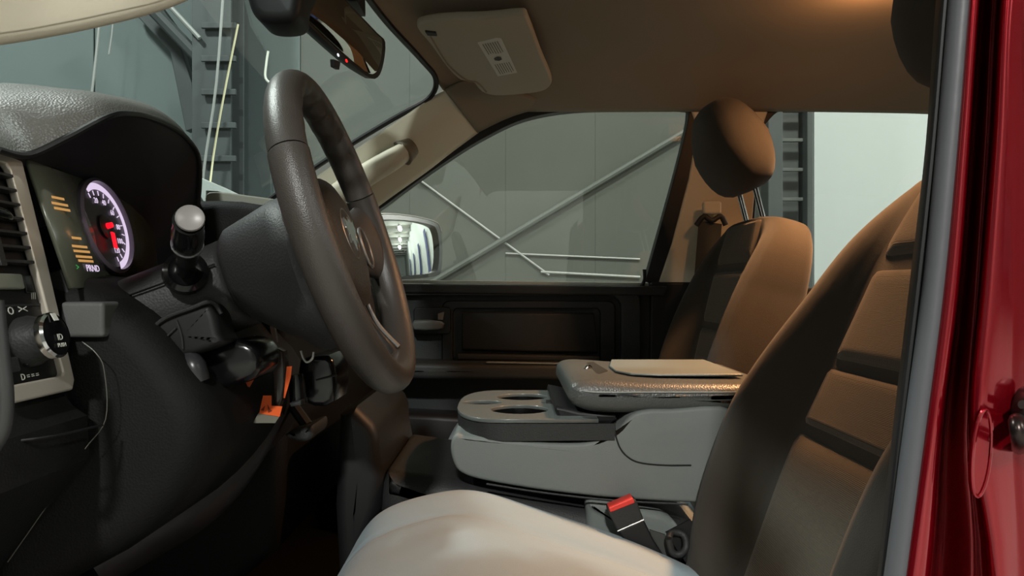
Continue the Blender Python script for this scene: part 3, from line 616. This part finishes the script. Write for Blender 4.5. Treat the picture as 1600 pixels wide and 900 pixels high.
# instrument cluster
NT, NB, FT, FB = Vector((-.46, .70, 1.571)), Vector((-.418, .70, 1.45)), Vector((-.495, 1.01, 1.565)), Vector((-.483, 1.01, 1.45))
def K(u, v, h=0):   # u 0 near..1 far, v 0 top..1 bottom
    a = NT.lerp(FT, u); b = NB.lerp(FB, u); return a.lerp(b, v)+Vector((.97, -.05, .25)).normalized()*h
ic = root('instrument_cluster', K(.5, 1), 'lit instrument cluster with a glowing speedometer under the dash hood', 'instrument cluster')
mk('lens', [K(u, v) for u in (0, .25, .5, .75, 1) for v in (0, .5, 1)], [(i*3+j, i*3+j+1, (i+1)*3+j+1, (i+1)*3+j) for i in range(4) for j in range(2)], M_lens, ic, solid=.004)
gu, gv, gr = .42, .43, .050
def gc(r, h, a0=0, a1=2*PI, n=40): return [K(gu, gv, h)+Vector((-.05, 1, 0)).normalized()*r*math.cos(a0+(a1-a0)*k/n)+(K(gu, 0)-K(gu, 1)).normalized()*r*math.sin(a0+(a1-a0)*k/n) for k in range(n+(0 if a1-a0 > 6.2 else 1))]
loft('dial_face', [gc(.048, .003), gc(.047, .005)], mat('dial black', (28, 24, 28), .4), ic)
a0, a1 = math.radians(-75), math.radians(120)
loft('dial_glow_ring', [gc(.050, .006, a0, a1), gc(.0425, .007, a0, a1)], M_em_white, ic, caps=False, closed=False, solid=.001)
loft('dial_bezel', [gc(.054, .003), gc(.055, .010), gc(.051, .012), gc(.050, .004)], mat('bezel violet grey', (90, 82, 92), .3), ic, caps=False)
for k in range(13):
    a = a0+(a1-a0)*k/12; p = gc(.0415, .006, a, a+.01, 1)[0]; q = gc(.036, .006, a, a+.01, 1)[0]; tube('tick', [p, q], .0006, M_em_white, ic, sm=1, n=5)
upv = (K(gu, 0)-K(gu, 1)).normalized()
for k, s_ in enumerate(('120', '100', '80', '60', '40', '20')):
    a = math.radians(-65+k*34); p = gc(.030, .0062, a, a+.01, 1)[0]; text('dial_number', s_, p, (-.05, 1, 0), upv, .009, M_em_white, ic)
nc = gc(.004, .010, 0, .01, 1)[0]
prism('needle', [gc(.008, .011, math.radians(250), 9, 1)[0], gc(.026, .011, math.radians(262), 9, 1)[0], gc(.027, .011, math.radians(274), 9, 1)[0], gc(.009, .011, math.radians(290), 9, 1)[0]], (.002, 0, 0), M_em_red, ic)
loft('needle_hub', [gc(.0035, .008), gc(.003, .014)], M_em_red, ic)
for k, (u, v, wd) in enumerate(((.10, .28, .020), (.10, .33, .026), (.105, .37, .026), (.145, .60, .016), (.15, .67, .026), (.155, .71, .028), (.16, .755, .028), (.165, .79, .026))):
    p = K(u, v, .004); dY = Vector((0, wd/2, 0)); prism('lit_text', [p-dY, p+dY, p+dY+upv*.0025, p-dY+upv*.0025], (.0004, 0, 0), M_em_amber, ic, smooth=False)
text('lit_gear_display', 'PRND', K(.20, .86, .005)+upv*.002, (-.05, 1, 0), upv, .010, M_em_white, ic)
text('turn_arrow', '>', K(.07, .86, .005)+upv*.002, (-.05, 1, 0), upv, .009, M_em_green, ic)
loft('fuel_dial', [gc(.014, .007, 0)[::1], gc(.013, .0075)], mat('fuel black', (24, 22, 24), .4), ic)

# ================================================================== STEERING
Cw = Vector((-.188, .85, 1.512)); U = Vector((-.308, 0, .951)).normalized(); Nn = Vector((.951, 0, .308)).normalized(); Sd = Vector((0, 1, 0))
def W(a, b, c=0): return Cw+Sd*a+U*b+Nn*c
cs = root('steering_column', W(0, -.1, -.3), 'dark steering column shroud between the dash and the wheel', 'steering column')
def sring(ha, b0, b1, c, n=32, e=2.8, a_off=0):
    out = []
    for k in range(n):
        t = 2*PI*k/n; ca, sa = math.cos(t), math.sin(t)
        x = math.copysign(abs(ca)**(2/e), ca)*ha+a_off; y = math.copysign(abs(sa)**(2/e), sa)*(b1-b0)/2+(b1+b0)/2
        out.append(W(x, y, c))
    return out
loft('shroud', [sring(.060, -.060, .030, -.128), sring(.066, -.066, .036, -.134), sring(.075, -.068, .030, -.19), sring(.088, -.068, .025, -.25), sring(.10, -.075, .02, -.33)], M_dark, cs, angle=50)
tube('shroud_seam', [W(-.0675, .004, -.132), W(-.078, .0, -.19), W(-.0905, -.004, -.25)], .0011, M_gloss, cs, n=6)
bs = [W(-.075, .005, -.165), W(-.088, .008, -.165)]
boot_c = A(290, 425, .755)
sd = (A(297, 340, .62)-A(292, 420, .76)).normalized()
q1 = sd.cross(Vector((1, 0, 0))).normalized(); q2 = sd.cross(q1)
def disc(c, r, n=24): return [c+q1*r*math.cos(2*PI*k/n)+q2*r*math.sin(2*PI*k/n) for k in range(n)]
bt = A(290, 428, .772)
loft('stalk_boot', [disc(bt, .023), disc(bt+sd*.010, .022), disc(bt+sd*.014, .017), disc(bt+sd*.012, .014)], M_gloss, cs)
st = root('turn_signal_stalk', bt, 'black turn signal stalk with a round grey end cap, left of the wheel', 'stalk')
tp_ = A(297, 341, .62); L_ = (tp_-bt).length
loft('stalk', [disc(bt+sd*.008, .009), disc(bt+sd*L_*.35, .0105), disc(bt+sd*L_*.6, .0130), disc(bt+sd*L_*.62, .0138), disc(bt+sd*L_*.80, .0138), disc(bt+sd*L_*.82, .0128), disc(bt+sd*L_*.98, .0128)], M_gloss, st, angle=40)
loft('end_cap', [disc(tp_, .0118), disc(tp_+sd*.002, .0112), disc(tp_+sd*.0005, .0090)], mat('cap grey', (140, 136, 134), .35), st, angle=50)
loft('collar', [disc(bt+sd*L_*.60, .0142), disc(bt+sd*L_*.615, .0142)], M_chrome, st)
# column lower pocket with release lever
lp = root('column_lower_cover', A(300, 560, .78), 'black lower column cover with a recess, below the turn signal stalk', 'cover')
pad('cover_shell', [(236, 545), (240, 515), (262, 498), (322, 476), (340, 484), (350, 520), (352, 536), (300, 556), (240, 575)], .765, .752, .80, .008, M_black, lp, sm=4, angle=60)
tube('cover_rim', [A(244, 600, .752), A(234, 560, .750), (A(236, 520, .750)), A(258, 497, .750), A(300, 481, .750), A(330, 471, .75), A(346, 490, .75)], .0022, M_dark, lp, n=8)
pad('recess_floor', [(240, 560), (300, 552), (370, 530), (405, 548), (398, 590), (330, 612), (262, 618)], .79, .785, .86, .01, M_gloss, lp, sm=3)
tube('cover_rib', [A(276, 500, .750), A(284, 525, .750), A(286, 545, .750)], .001, M_dark, lp, n=6)
tube('cover_rib', [A(246, 565, .750), A(254, 535, .750), A(275, 512, .750)], .0012, M_dark, lp, n=6)
lv = root('tilt_lever', A(305, 580, .77), 'rounded dark lever in the recess of the lower column cover', 'lever')
tube('lever_arm', [A(292, 556, .765), A(303, 572, .755), A(312, 596, .755)], [.009, .012, .010], mat('lever plastic', (48, 48, 50), .3), lv, n=14)
tube('lever_root', [A(282, 560, .79), A(292, 580, .78), A(300, 600, .78)], [.008, .012, .010], M_gloss, lv, n=12)

sw = root('steering_wheel', Cw, 'dark leather steering wheel with finger grips and spokes', 'steering wheel')
def rim_seg(name, d0, d1, R, r, m, n, bump=0):
    path = []; rr = []
    for k in range(n+1):
        a = math.radians(d0+(d1-d0)*k/n); path.append((a, W(R*math.cos(a), R*math.sin(a), 0)))
    rings = []
    for k, (a, p) in enumerate(path):
        rad = W(math.cos(a), math.sin(a))-Cw; q = r
        rings.append([p+rad*(math.cos(t)*q - (bump*.5*(1+math.cos(a*26)) if math.cos(t) < -.2 else 0)*-1)+Nn*math.sin(t)*q*1.12 for t in [2*PI*j/20 for j in range(20)]])
    return loft(name, rings, m, sw, angle=60)
rim_seg('rim_lower', 157-360, 22, .1722, .0178, M_leather, 120)
rim_seg('rim_upper', 22.6, 156.4, .1722, .0172, M_leather, 90, bump=.0035)
loft('airbag_pad', [sring(.085, -.085, .070, -.045), sring(.088, -.088, .072, -.020), sring(.080, -.080, .066, -.006), sring(.06, -.06, .05, .000), sring(.02, -.02, .018, .003)], mat('pad vinyl', (58, 53, 48), .45, bump=('leather', 400, .3)), sw, angle=180)
loft('back_cover', [sring(.140, -.125, .050, -.020, e=2.3), sring(.150, -.125, .056, -.032, e=2.2), sring(.128, -.120, .056, -.055), sring(.095, -.095, .052, -.085), sring(.080, -.066, .045, -.118), sring(.072, -.056, .038, -.126)], M_dark, sw, angle=60)
for s in (-1, 1):
    tube('side_spoke', [W(s*.06, -.002, -.028), W(s*.11, .0, -.026), W(s*.148, .004, -.012), W(s*.168, .006, 0)], [.040, .034, .030, .024], M_leather, sw, n=18, flat=1.0, up=Nn, angle=180) if False else \
    loft('side_spoke', [[W(s*a, bc+hb*math.cos(t), c+hc*math.sin(t)) for t in [2*PI*j/20 for j in range(20)]] for a, bc, hb, c, hc in ((.05, -.005, .045, -.030, .018), (.09, -.004, .040, -.026, .018), (.125, 0, .042, -.018, .018), (.150, .002, .052, -.008, .016), (.168, .004, .062, 0, .013))], M_leather, sw, angle=180)
    tube('switch_bezel', [W(s*.100+.022*math.cos(t), -.010+.026*math.sin(t), -.003) for t in [2*PI*k/20 for k in range(21)]], .0022, M_satin, sw, n=8, sm=1)
    loft('switch_pad', [[W(s*.100+.019*math.cos(t), -.010+.023*math.sin(t), c) for t in [2*PI*k/20 for k in range(20)]] for c in (-.010, -.002)], M_gloss, sw)
    loft('lower_spoke', [[W(s*(a+w_*math.cos(t)), b, c+.009*math.sin(t)) for t in [2*PI*j/16 for j in range(16)]] for a, b, c, w_ in ((.045, -.07, -.028, .022), (.052, -.10, -.024, .018), (.062, -.13, -.012, .018), (.072, -.156, -.002, .024))], M_leather, sw, angle=180)
    tube('spoke_trim', [W(s*.040, -.082, -.012), W(s*.046, -.11, -.008), W(s*.052, -.142, .006)], .0028, M_satin, sw, n=8)
em = [(0, .018), (.010, .012), (.020, .016), (.024, .004), (.016, -.002), (.020, -.012), (.008, -.008), (0, -.020), (-.008, -.008), (-.020, -.012), (-.016, -.002), (-.024, .004), (-.020, .016), (-.010, .012)]
prism('emblem', [W(a, b*1.1, .002) for a, b in em], Nn*.003, M_chrome, sw, bevel=.0008)
tube('emblem_ring', [W(.030*math.cos(t), .030*math.sin(t), .0015) for t in [2*PI*k/28 for k in range(29)]], .0013, M_satin, sw, n=6, sm=1)

# items under the column
ks = root('ignition_housing', A(490, 600, .95), 'black ignition housing under the steering column, right of the orange tags', 'housing')
pad('housing_block', [(478, 560), (520, 552), (532, 575), (530, 622), (500, 630), (478, 612)], .95, .92, 1.0, .008, M_gloss, ks, sm=2)
tube('lock_barrel', [A(462, 585, .90), A(464, 600, .90), A(466, 630, .90)], .010, M_gloss, ks, n=12)
tube('wire_loop', [A(470, 548, .9), A(474, 560, .9), A(480, 566, .9), A(488, 560, .9), A(490, 550, .9)], .0015, M_satin, ks, n=6)
tube('edge_trim', [A(494, 594, .917), A(526, 586, .917)], .0012, M_dark, ks, n=6)
pad('foot_block', [(456, 628), (474, 624), (474, 632), (458, 634)], .89, .88, .91, .002, M_dark, ks, sm=1)
ky = root('parking_brake_release', A(436, 590, .88), 'dark tapered lever hanging between the orange tags', 'lever')
pad('lever_body', [(428, 550), (446, 548), (448, 600), (440, 632), (432, 630), (430, 590)], .88, .87, .89, .003, mat('smoky plastic', (60, 50, 45), .25), ky, sm=2)
tag(prism('orange_tag', [A(411, 618, .86), A(424, 618, .86), A(424, 634, .86), A(441, 635, .86), A(437, 651, .86), A(405, 646, .86)], (0, .0012, 0), M_orange), 'notched orange paper tag with a grey strip below it, under the column', 'tag')
tg = bpy.data.objects['orange_tag']
prism('tag_print', [A(407, 641, .859), A(414, 634, .859), A(412, 642, .859)], (0, .0005, 0), mat('dark orange ink', (120, 40, 10), .8), tg)
prism('tag_print', [A(418, 632, .859), A(422, 640, .859), A(425, 642, .859), (A(419, 645, .859))], (0, .0005, 0), mat('dark orange ink', (120, 40, 10), .8), tg)
prism('grey_strip', [A(404, 645, .861), A(437, 650, .861), A(430, 661, .861), A(395, 661, .861)], (0, .001, 0), mat('grey strip', (110, 108, 96), .7), tg)
tag(prism('orange_tag', [A(448, 573, .87), A(456, 572, .87), (A(454, 590, .87)), A(445, 622, .87), A(443, 622, .87)], (0, .0012, 0), M_orange), 'narrow upright orange paper tag right of the hanging lever', 'tag')
tag(prism('orange_tag', [A(394, 567, .85), A(401, 563, .85), A(398, 590, .85), A(390, 605, .85), A(380, 602, .85)], (0, .0012, 0), mat('dull orange paper', (180, 80, 35), .7)), 'slanting dull orange paper tag at the left, beside the lower column cover', 'tag')
bpd = root('brake_pedal', A(485, 670, 1.0), 'rounded grey pedal pad in the dark footwell', 'pedal')
pad('pedal_pad', [(462, 668), (486, 660), (502, 655), (504, 668), (496, 678), (478, 678)], 1.0, .95, 1.03, .006, M_dark, bpd, sm=3)
tube('pedal_arm', [A(480, 665, 1.0), A(440, 600, 1.02), A(420, 500, 1.04)], .008, M_black, bpd, n=8)
cb = root('wiring_duct', A(300, 800, .9), 'thick curved dark lower dash lip running down to the footwell corner', 'duct')
tube('duct_hose', [A(425, 640, .98), A(395, 690, .96), A(345, 752, .94), A(290, 795, .92), A(220, 830, .90), A(150, 868, .88)], [.018, .024, .030, .034, .038, .04], mat('dull brown plastic', (44, 38, 38), .5), cb, n=16, sm=5)

# ================================================================== CENTRE CONSOLE AND MIDDLE SEAT
tn = root('floor_tower', A(610, 720, 1.4), 'black lower centre stack panel beyond the steering wheel', 'panel')
pad('tower_panel', [(540, 640), (592, 655), (600, 700), (604, 780), (540, 900)], 1.15, 1.10, 1.45, .02, M_black, tn, sm=2)
cs2 = root('middle_seat_cushion', A(850, 780, 1.25), 'shade-darkened grey middle seat cushion under the folded console', 'seat')
pad('cushion', [(610, 730), (640, 725), (760, 745), (900, 775), (1010, 793), (1050, 800), (1085, 820), (1100, 870), (1000, 900), (640, 900), (605, 800)], 1.17, 1.10, 1.42, .03, M_dark, cs2, sm=4, angle=180)  # shadow on this cushion is put into its charcoal colour
pad('cushion_bolster', [(925, 778), (1000, 792), (1045, 806), (1070, 850), (1050, 900), (930, 880), (915, 800)], 1.105, 1.095, 1.13, .012, M_grey, cs2, sm=3, angle=180)
co = root('centre_console', A(900, 780, 1.25), 'grey fold-down centre console with cup holders and padded armrest', 'console')
pad('console_body', [(704, 695), (708, 722), (722, 740), (760, 752), (850, 767), (960, 779), (1080, 786), (1135, 784), (1150, 720), (1145, 641), (1050, 640), (1010, 641), (985, 650), (962, 674), (925, 690), (880, 693), (800, 688), (735, 682), (713, 679)], 1.08, 1.08, 1.385, .006, M_grey, co, sm=4, angle=180)
tube('body_seam', [A(960, 660, 1.079), A(962, 680, 1.079), A(970, 702, 1.079), A(985, 717, 1.079), A(1005, 724, 1.079), A(1040, 727, 1.079), A(1080, 727, 1.079)], .0011, M_black, co, n=6)
tube('bottom_seam', [A(760, 756, 1.078), A(850, 770, 1.078), A(960, 782, 1.078), A(1075, 788, 1.078)], .0016, M_dark, co, n=6)
# cup holder surround: racetrack wall
ZP = 1.256
fx0 = A(706, 0, 1.08).x; outl = []
for k in range(17):
    a = PI/2+PI*k/16; ca, sa = math.cos(a), math.sin(a)
    outl.append((fx0+.075+.075*math.copysign(abs(ca)**.8, ca)*1.0-.0, 1.23-.0+(-.152)*math.copysign(abs(sa)**.75, sa)*-1*-1))
outl = [(x, y) for x, y in outl]
track = [(.15, outl[0][1])]+outl+[(.15, outl[-1][1])]
ringA = []; 
def zb(x): return 1.247-.018*min(1, max(0, (x+.08)/.16))+.012*min(1, max(0, (x-.08)/.07))
rings_t = []
for x, y in track:
    rings_t.append([Vector((x, y, ZP-.004)), Vector((x, y, zb(x)-.013)), Vector((x+(-.0 if x > .1 else .006), y+(.006 if y < 1.2 else -.006), zb(x)-.013)), Vector((x+(.0 if x > .1 else .006), y+(.006 if y < 1.2 else -.006), ZP-.004))])
loft('holder_surround', rings_t, M_dark, co, angle=40)
xs_r = A(905, 0, 1.12).x
outer = [(.125, outl[0][1])]+outl+[(.125, outl[-1][1])]
holes = [ell(.012, 1.165, .046, .044), ell(.018, 1.300, .045, .040), ell(-.050, 1.236, .034, .022), ell(.060, 1.236, .012, .010, 16)]
plate_holes('holder_plate', outer, holes, ZP, .004, mat('glossy grey plate', (98, 103, 101), .22, spec=.6), co)
for (hx, hy, rx, ry) in ((.012, 1.165, .046, .044), (.018, 1.300, .045, .040), (-.050, 1.236, .034, .022)):
    loft('cup_well', [[(hx+rx*f_*math.cos(t), hy+ry*f_*math.sin(t), z) for t in [2*PI*k/28 for k in range(28)]] for z, f_ in ((ZP, 1.02), (ZP-.0165, .98), (ZP-.0175, .01))], M_gloss, co, caps=False)
pad('hinge_block', [(868, 632), (905, 640), (960, 645), (950, 660), (880, 656), (870, 648)], 1.12, 1.105, 1.36, .006, M_black, co, sm=2)
box('latch_slot', (.082, 1.236, ZP+.003), (.05, .03, .004), M_black, co, bevel=.001)
al = pad('armrest_lid', [(886, 612), (889, 598), (905, 590), (940, 590), (1000, 594), (1100, 596), (1200, 598), (1215, 615), (1200, 638), (1000, 641), (930, 640), (900, 632), (888, 622)], 1.12, 1.083, 1.42, .020, M_lid, co, sm=4, steps=6, angle=180)
tube('lid_seam', [A(895, 606, 1.092), A(912, 611, 1.084), A(940, 613, 1.0825), A(1000, 613, 1.0825), A(1100, 613, 1.0825), A(1180, 613, 1.0825)], .0014, M_lidtop, al, n=6)
tz = A(0, 592, 1.12).z
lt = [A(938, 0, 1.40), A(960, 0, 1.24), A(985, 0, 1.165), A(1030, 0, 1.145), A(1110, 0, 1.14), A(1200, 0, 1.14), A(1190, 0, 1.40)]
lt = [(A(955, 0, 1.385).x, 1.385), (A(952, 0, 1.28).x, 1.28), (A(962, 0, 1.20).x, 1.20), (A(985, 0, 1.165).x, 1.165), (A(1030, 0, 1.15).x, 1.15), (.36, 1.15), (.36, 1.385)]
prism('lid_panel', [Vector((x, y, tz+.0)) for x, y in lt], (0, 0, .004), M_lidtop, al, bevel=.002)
prism('latch_recess', [Vector((x, y, tz+.0005)) for x, y in ((.105, 1.17), (.118, 1.33), (.150, 1.36), (.158, 1.22), (.140, 1.17))], (0, 0, .0015), mat('latch dark', (52, 50, 46), .35), al, bevel=.0006)
tube('latch_clip', [(.122, 1.235, tz+.002), (.128, 1.245, tz+.006), (.134, 1.26, tz+.002)], .003, M_chrome, al, n=8)

# buckle
bk = root('belt_buckle', A(1000, 840, 1.06), 'black belt buckle with a red button between seat and console', 'buckle')
YB = 1.045
prism('buckle_body', [A(949, 795, YB), A(990, 780, YB), A(995, 783, YB), (A(1006, 812, YB)), A(965, 830, YB), A(951, 803, YB)], (0, .022, 0), M_dark, bk, bevel=.003)
prism('release_button', [A(951, 794, YB-.0015), A(989, 778, YB-.0015), A(992, 786, YB-.0015), A(954, 801, YB-.0015)], (0, .025, 0), M_redbtn, bk, bevel=.0015)['label'] = 'red release button'
prism('sleeve', [A(966, 830, YB+.002), A(1006, 812, YB+.002), A(1022, 845, YB+.002), A(1045, 880, YB+.002), A(1010, 900, YB+.002)], (0, .018, 0), M_black, bk, bevel=.003)
tube('sleeve_edge', [A(965, 830, YB), A(1006, 812, YB)], .0012, M_satin, bk, n=6)
prism('strap', [A(1015, 828, YB+.01), A(1040, 836, YB+.01), A(1055, 880, YB+.01), A(1030, 890, YB+.01)], (0, .004, 0), mat('grey webbing 2', (62, 62, 60), .8), bk)
bl = root('belt_tongue', A(1060, 845, 1.05), 'dark seat belt tongue and webbing loop at the foot of the driver backrest', 'seat belt')
tube('tongue_loop', [A(1045, 842, 1.04), A(1050, 862, 1.04), A(1062, 866, 1.04), A(1072, 855, 1.04), A(1068, 836, 1.05), A(1050, 832, 1.05), A(1045, 842, 1.04)], .005, M_dark, bl, n=10)
prism('webbing', [A(1040, 832, 1.055), A(1078, 812, 1.055), A(1100, 830, 1.055), (A(1100, 900, 1.055)), A(1072, 880, 1.055)], (0, .003, 0), M_black, bl)

# ================================================================== SEATS
def sstep(a, b, x):
    t = max(0, min(1, (x-a)/(b-a))); return t*t*(3-2*t)
def seat_slab(name, path, YCn, width, thick, bol, m, parent, nU=72, e=3.6, dish=.0, seams=(), seam_w=.006, inset=.62, fold=None):
    """path: list of (x,z) of the insert plane; width/thick/bol functions of v"""
    P = smooth_curve([Vector((x, 0, z)) for x, z in path], 12); N = len(P); rings = []; info = []
    for i, p in enumerate(P):
        v = i/(N-1); t = (P[min(i+1, N-1)]-P[max(i-1, 0)]).normalized(); nn = Vector((-t.z, 0, t.x)); 
        w_, th, b = width(v)/2, thick(v), bol(v); ring = []
        for k in range(nU):
            a = 2*PI*k/nU; ca, sa = math.cos(a), math.sin(a)
            y = math.copysign(abs(ca)**(2/e), ca)*w_; d = math.copysign(abs(sa)**(2/e), sa)*th/2
            u = abs(y)/w_
            if sa > 0:
                d += b*sstep(inset-.12, inset+.16, u)*(1-sstep(.93, 1.0, u)*.55)-dish*(1-u*u)
                g = abs(u-inset+.10)*w_
                d -= .007*max(0, 1-g/seam_w)*(1 if b > .004 else .3)
            if fold and sa > 0: d += fold(v, y)*min(1, sa*2)
            ring.append(p+nn*(d-th/2)+Vector((0, YCn+y, 0)))
        rings.append(ring); info.append((p, nn, w_, b))
    return loft(name, rings, m, parent, angle=180), info
def plane_pt(info, v, y, h, YCn):
    i = v*(len(info)-1); k = min(int(i), len(info)-2); f_ = i-k
    p = info[k][0].lerp(info[k+1][0], f_); nn = info[k][1].lerp(info[k+1][1], f_).normalized(); return p+nn*h+Vector((0, YCn+y, 0))
def insert_panel(info, v0, v1, hw0, hw1, YCn, m, parent, name='insert_panel'):
    nU, nV = 18, 16; V = []; Fc = []
    for i in range(nV+1):
        for j in range(nU+1):
            s = j/nU*2-1; t = i/nV; e_ = min(1-abs(s), 1) ; ev = min(t, 1-t)*2
            hw = hw0+(hw1-hw0)*t
            h = -.007+.012*min(1, (1-abs(s))/.16)**.5*min(1, ev/.22)**.5
            V.append(plane_pt(info, v0+(v1-v0)*t, s*hw, h, YCn))
    Fc = [(i*(nU+1)+j, i*(nU+1)+j+1, (i+1)*(nU+1)+j+1, (i+1)*(nU+1)+j) for i in range(nV) for j in range(nU)]
    return mk(name, V, Fc, m, parent, angle=180)
def cushion_fold(v, y):
    # soft wrinkles running back from the front corner of the cushion
    h = 0
    for c0_, sl, wd, am in ((.05, .55, .020, .0045), (-.04, .75, .016, -.004), (.13, .42, .018, .0035), (-.12, .8, .02, .004)):
        q = y-(c0_+sl*(v-.5)*.35); h += am*math.exp(-(q/wd)**2)*math.sin(PI*min(1, max(0, v)))
    return h
def make_seat(YCn, dx, label, group, mcush, bpth, hc, ht):
    r = root('front_seat', (.1+dx, YCn, .85), label, 'seat')
    bpth = list(bpth)
    W_ = lambda v: (.50+.03*math.sin(PI*min(1, v/.7)) if v < .6 else .50+.012-.0) - .17*max(0, (v-.62)/.38)**2 - (.10*((v-.94)/.06)**2 if v > .94 else 0)
    T_ = lambda v: .135-.055*v-(.045*((v-.92)/.08)**2 if v > .92 else 0)
    B_ = lambda v: .074*(1-sstep(.35, .95, v))*(.55+.45*sstep(0, .25, v))
    o, info = seat_slab('backrest', bpth, YCn, W_, T_, B_, M_cloth, r)
    insert_panel(info, .05, .37, .125, .130, YCn, M_cloth2, r)
    insert_panel(info, .375, .50, .130, .134, YCn, M_cloth2, r)
    insert_panel(info, .505, .67, .134, .140, YCn, M_cloth2, r)
    insert_panel(info, .675, .955, .140, .120, YCn, M_cloth2, r)
    cpth = [(x+dx, z) for x, z in ((-.262, 1.03), (-.235, 1.08), (-.19, 1.125), (-.12, 1.15), (-.05, 1.155), (.05, 1.125), (.17, 1.085), (.28, 1.035), (.34, 1.0))]
    # cushion: front to rear, front face up
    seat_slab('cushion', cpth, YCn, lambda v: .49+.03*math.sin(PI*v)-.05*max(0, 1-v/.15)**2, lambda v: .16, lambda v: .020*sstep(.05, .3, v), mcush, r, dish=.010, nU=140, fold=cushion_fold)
    box('seat_base', (.08+dx, YCn, .88), (.45, .44, .16), M_black, r, bevel=.02)
    # headrest: rounded block leaning with the seat, on two chrome posts
    up_ = Vector((math.sin(ht), 0, math.cos(ht))); fw = Vector((-math.cos(ht), 0, math.sin(ht))); c = Vector((hc[0], YCn, hc[1]))
    rings = []
    for k in range(15):
        a = -PI/2+PI*k/14; hb = .107*math.sin(a); g = abs(math.cos(a))**.55
        rings.append([c+up_*hb+Vector((0, 1, 0))*(.135-.012*math.sin(a))*g*math.copysign(abs(math.cos(t))**.75, math.cos(t))+fw*(.059-.006*math.sin(a)+.012*(1-abs(math.sin(a))))*g*math.copysign(abs(math.sin(t))**.8, math.sin(t)) for t in [2*PI*j/32 for j in range(32)]])
    loft('headrest', rings, M_cloth, r, angle=180)
    for s_ in (-1, 1):
        top = c-up_*.08+Vector((0, s_*.055, 0)); tube('headrest_post', [top, Vector((bpth[-1][0]+.045, YCn+s_*.055, bpth[-1][1]-.09))], .006, M_chrome, r, sm=1, n=12)
        bt_ = Vector((bpth[-1][0]+.040, YCn+s_*.055, bpth[-1][1]-.015)); loft('post_guide', [[bt_+Vector((.012*math.cos(t), .012*math.sin(t), h)) for t in [2*PI*j/14 for j in range(14)]] for h in (-.02, .008)], M_black, r)
    return r, info

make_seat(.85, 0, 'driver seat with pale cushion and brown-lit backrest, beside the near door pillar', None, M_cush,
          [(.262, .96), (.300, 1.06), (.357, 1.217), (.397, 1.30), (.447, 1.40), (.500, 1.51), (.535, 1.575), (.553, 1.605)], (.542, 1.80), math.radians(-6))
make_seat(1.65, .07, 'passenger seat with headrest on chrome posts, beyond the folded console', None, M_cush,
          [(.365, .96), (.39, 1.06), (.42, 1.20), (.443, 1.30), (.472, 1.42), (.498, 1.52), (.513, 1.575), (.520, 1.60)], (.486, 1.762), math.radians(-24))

# ================================================================== DOME LAMP
DX, DY = .66, 1.25
dl = root('dome_lamp', (DX, DY, 2.03), 'warm lit dome lamp on the headliner between the front seats', 'lamp')
o_ = [Vector((DX+sx*.085, DY+sy*.070, 2.012)) for sx, sy in ((-1, -1), (1, -1), (1, 1), (-1, 1))]
i_ = [Vector((DX+sx*.062, DY+sy*.047, 2.012)) for sx, sy in ((-1, -1), (1, -1), (1, 1), (-1, 1))]
frame('lamp_housing', o_, i_, (0, 0, .04), M_liner, dl, .003)
box('lamp_lens', (DX, DY, 2.050), (.12, .09, .004), M_dome, dl)
lamp_light('dome_light', 'AREA', (DX, DY, 2.045), DOME_POWER, (1, .50, .22), .08, parent=dl).data.spread = math.radians(128)
rl = root('glow_lamp', (.72, 1.42, 2.0), 'small warm lamp added behind the dome lamp for the headliner glow', 'lamp')  # added lamp, out of view, for the warm glow on the headliner
loft('lamp_cup', [[(.72+r_*math.cos(t), 1.42+r_*math.sin(t), z) for t in [2*PI*k/20 for k in range(20)]] for r_, z in ((.012, 2.03), (.014, 2.018), (.010, 2.016))], M_chrome, rl)
lamp_light('glow_light', 'POINT', (.72, 1.42, 1.995), 2.2, (1, .46, .18), .012, parent=rl)
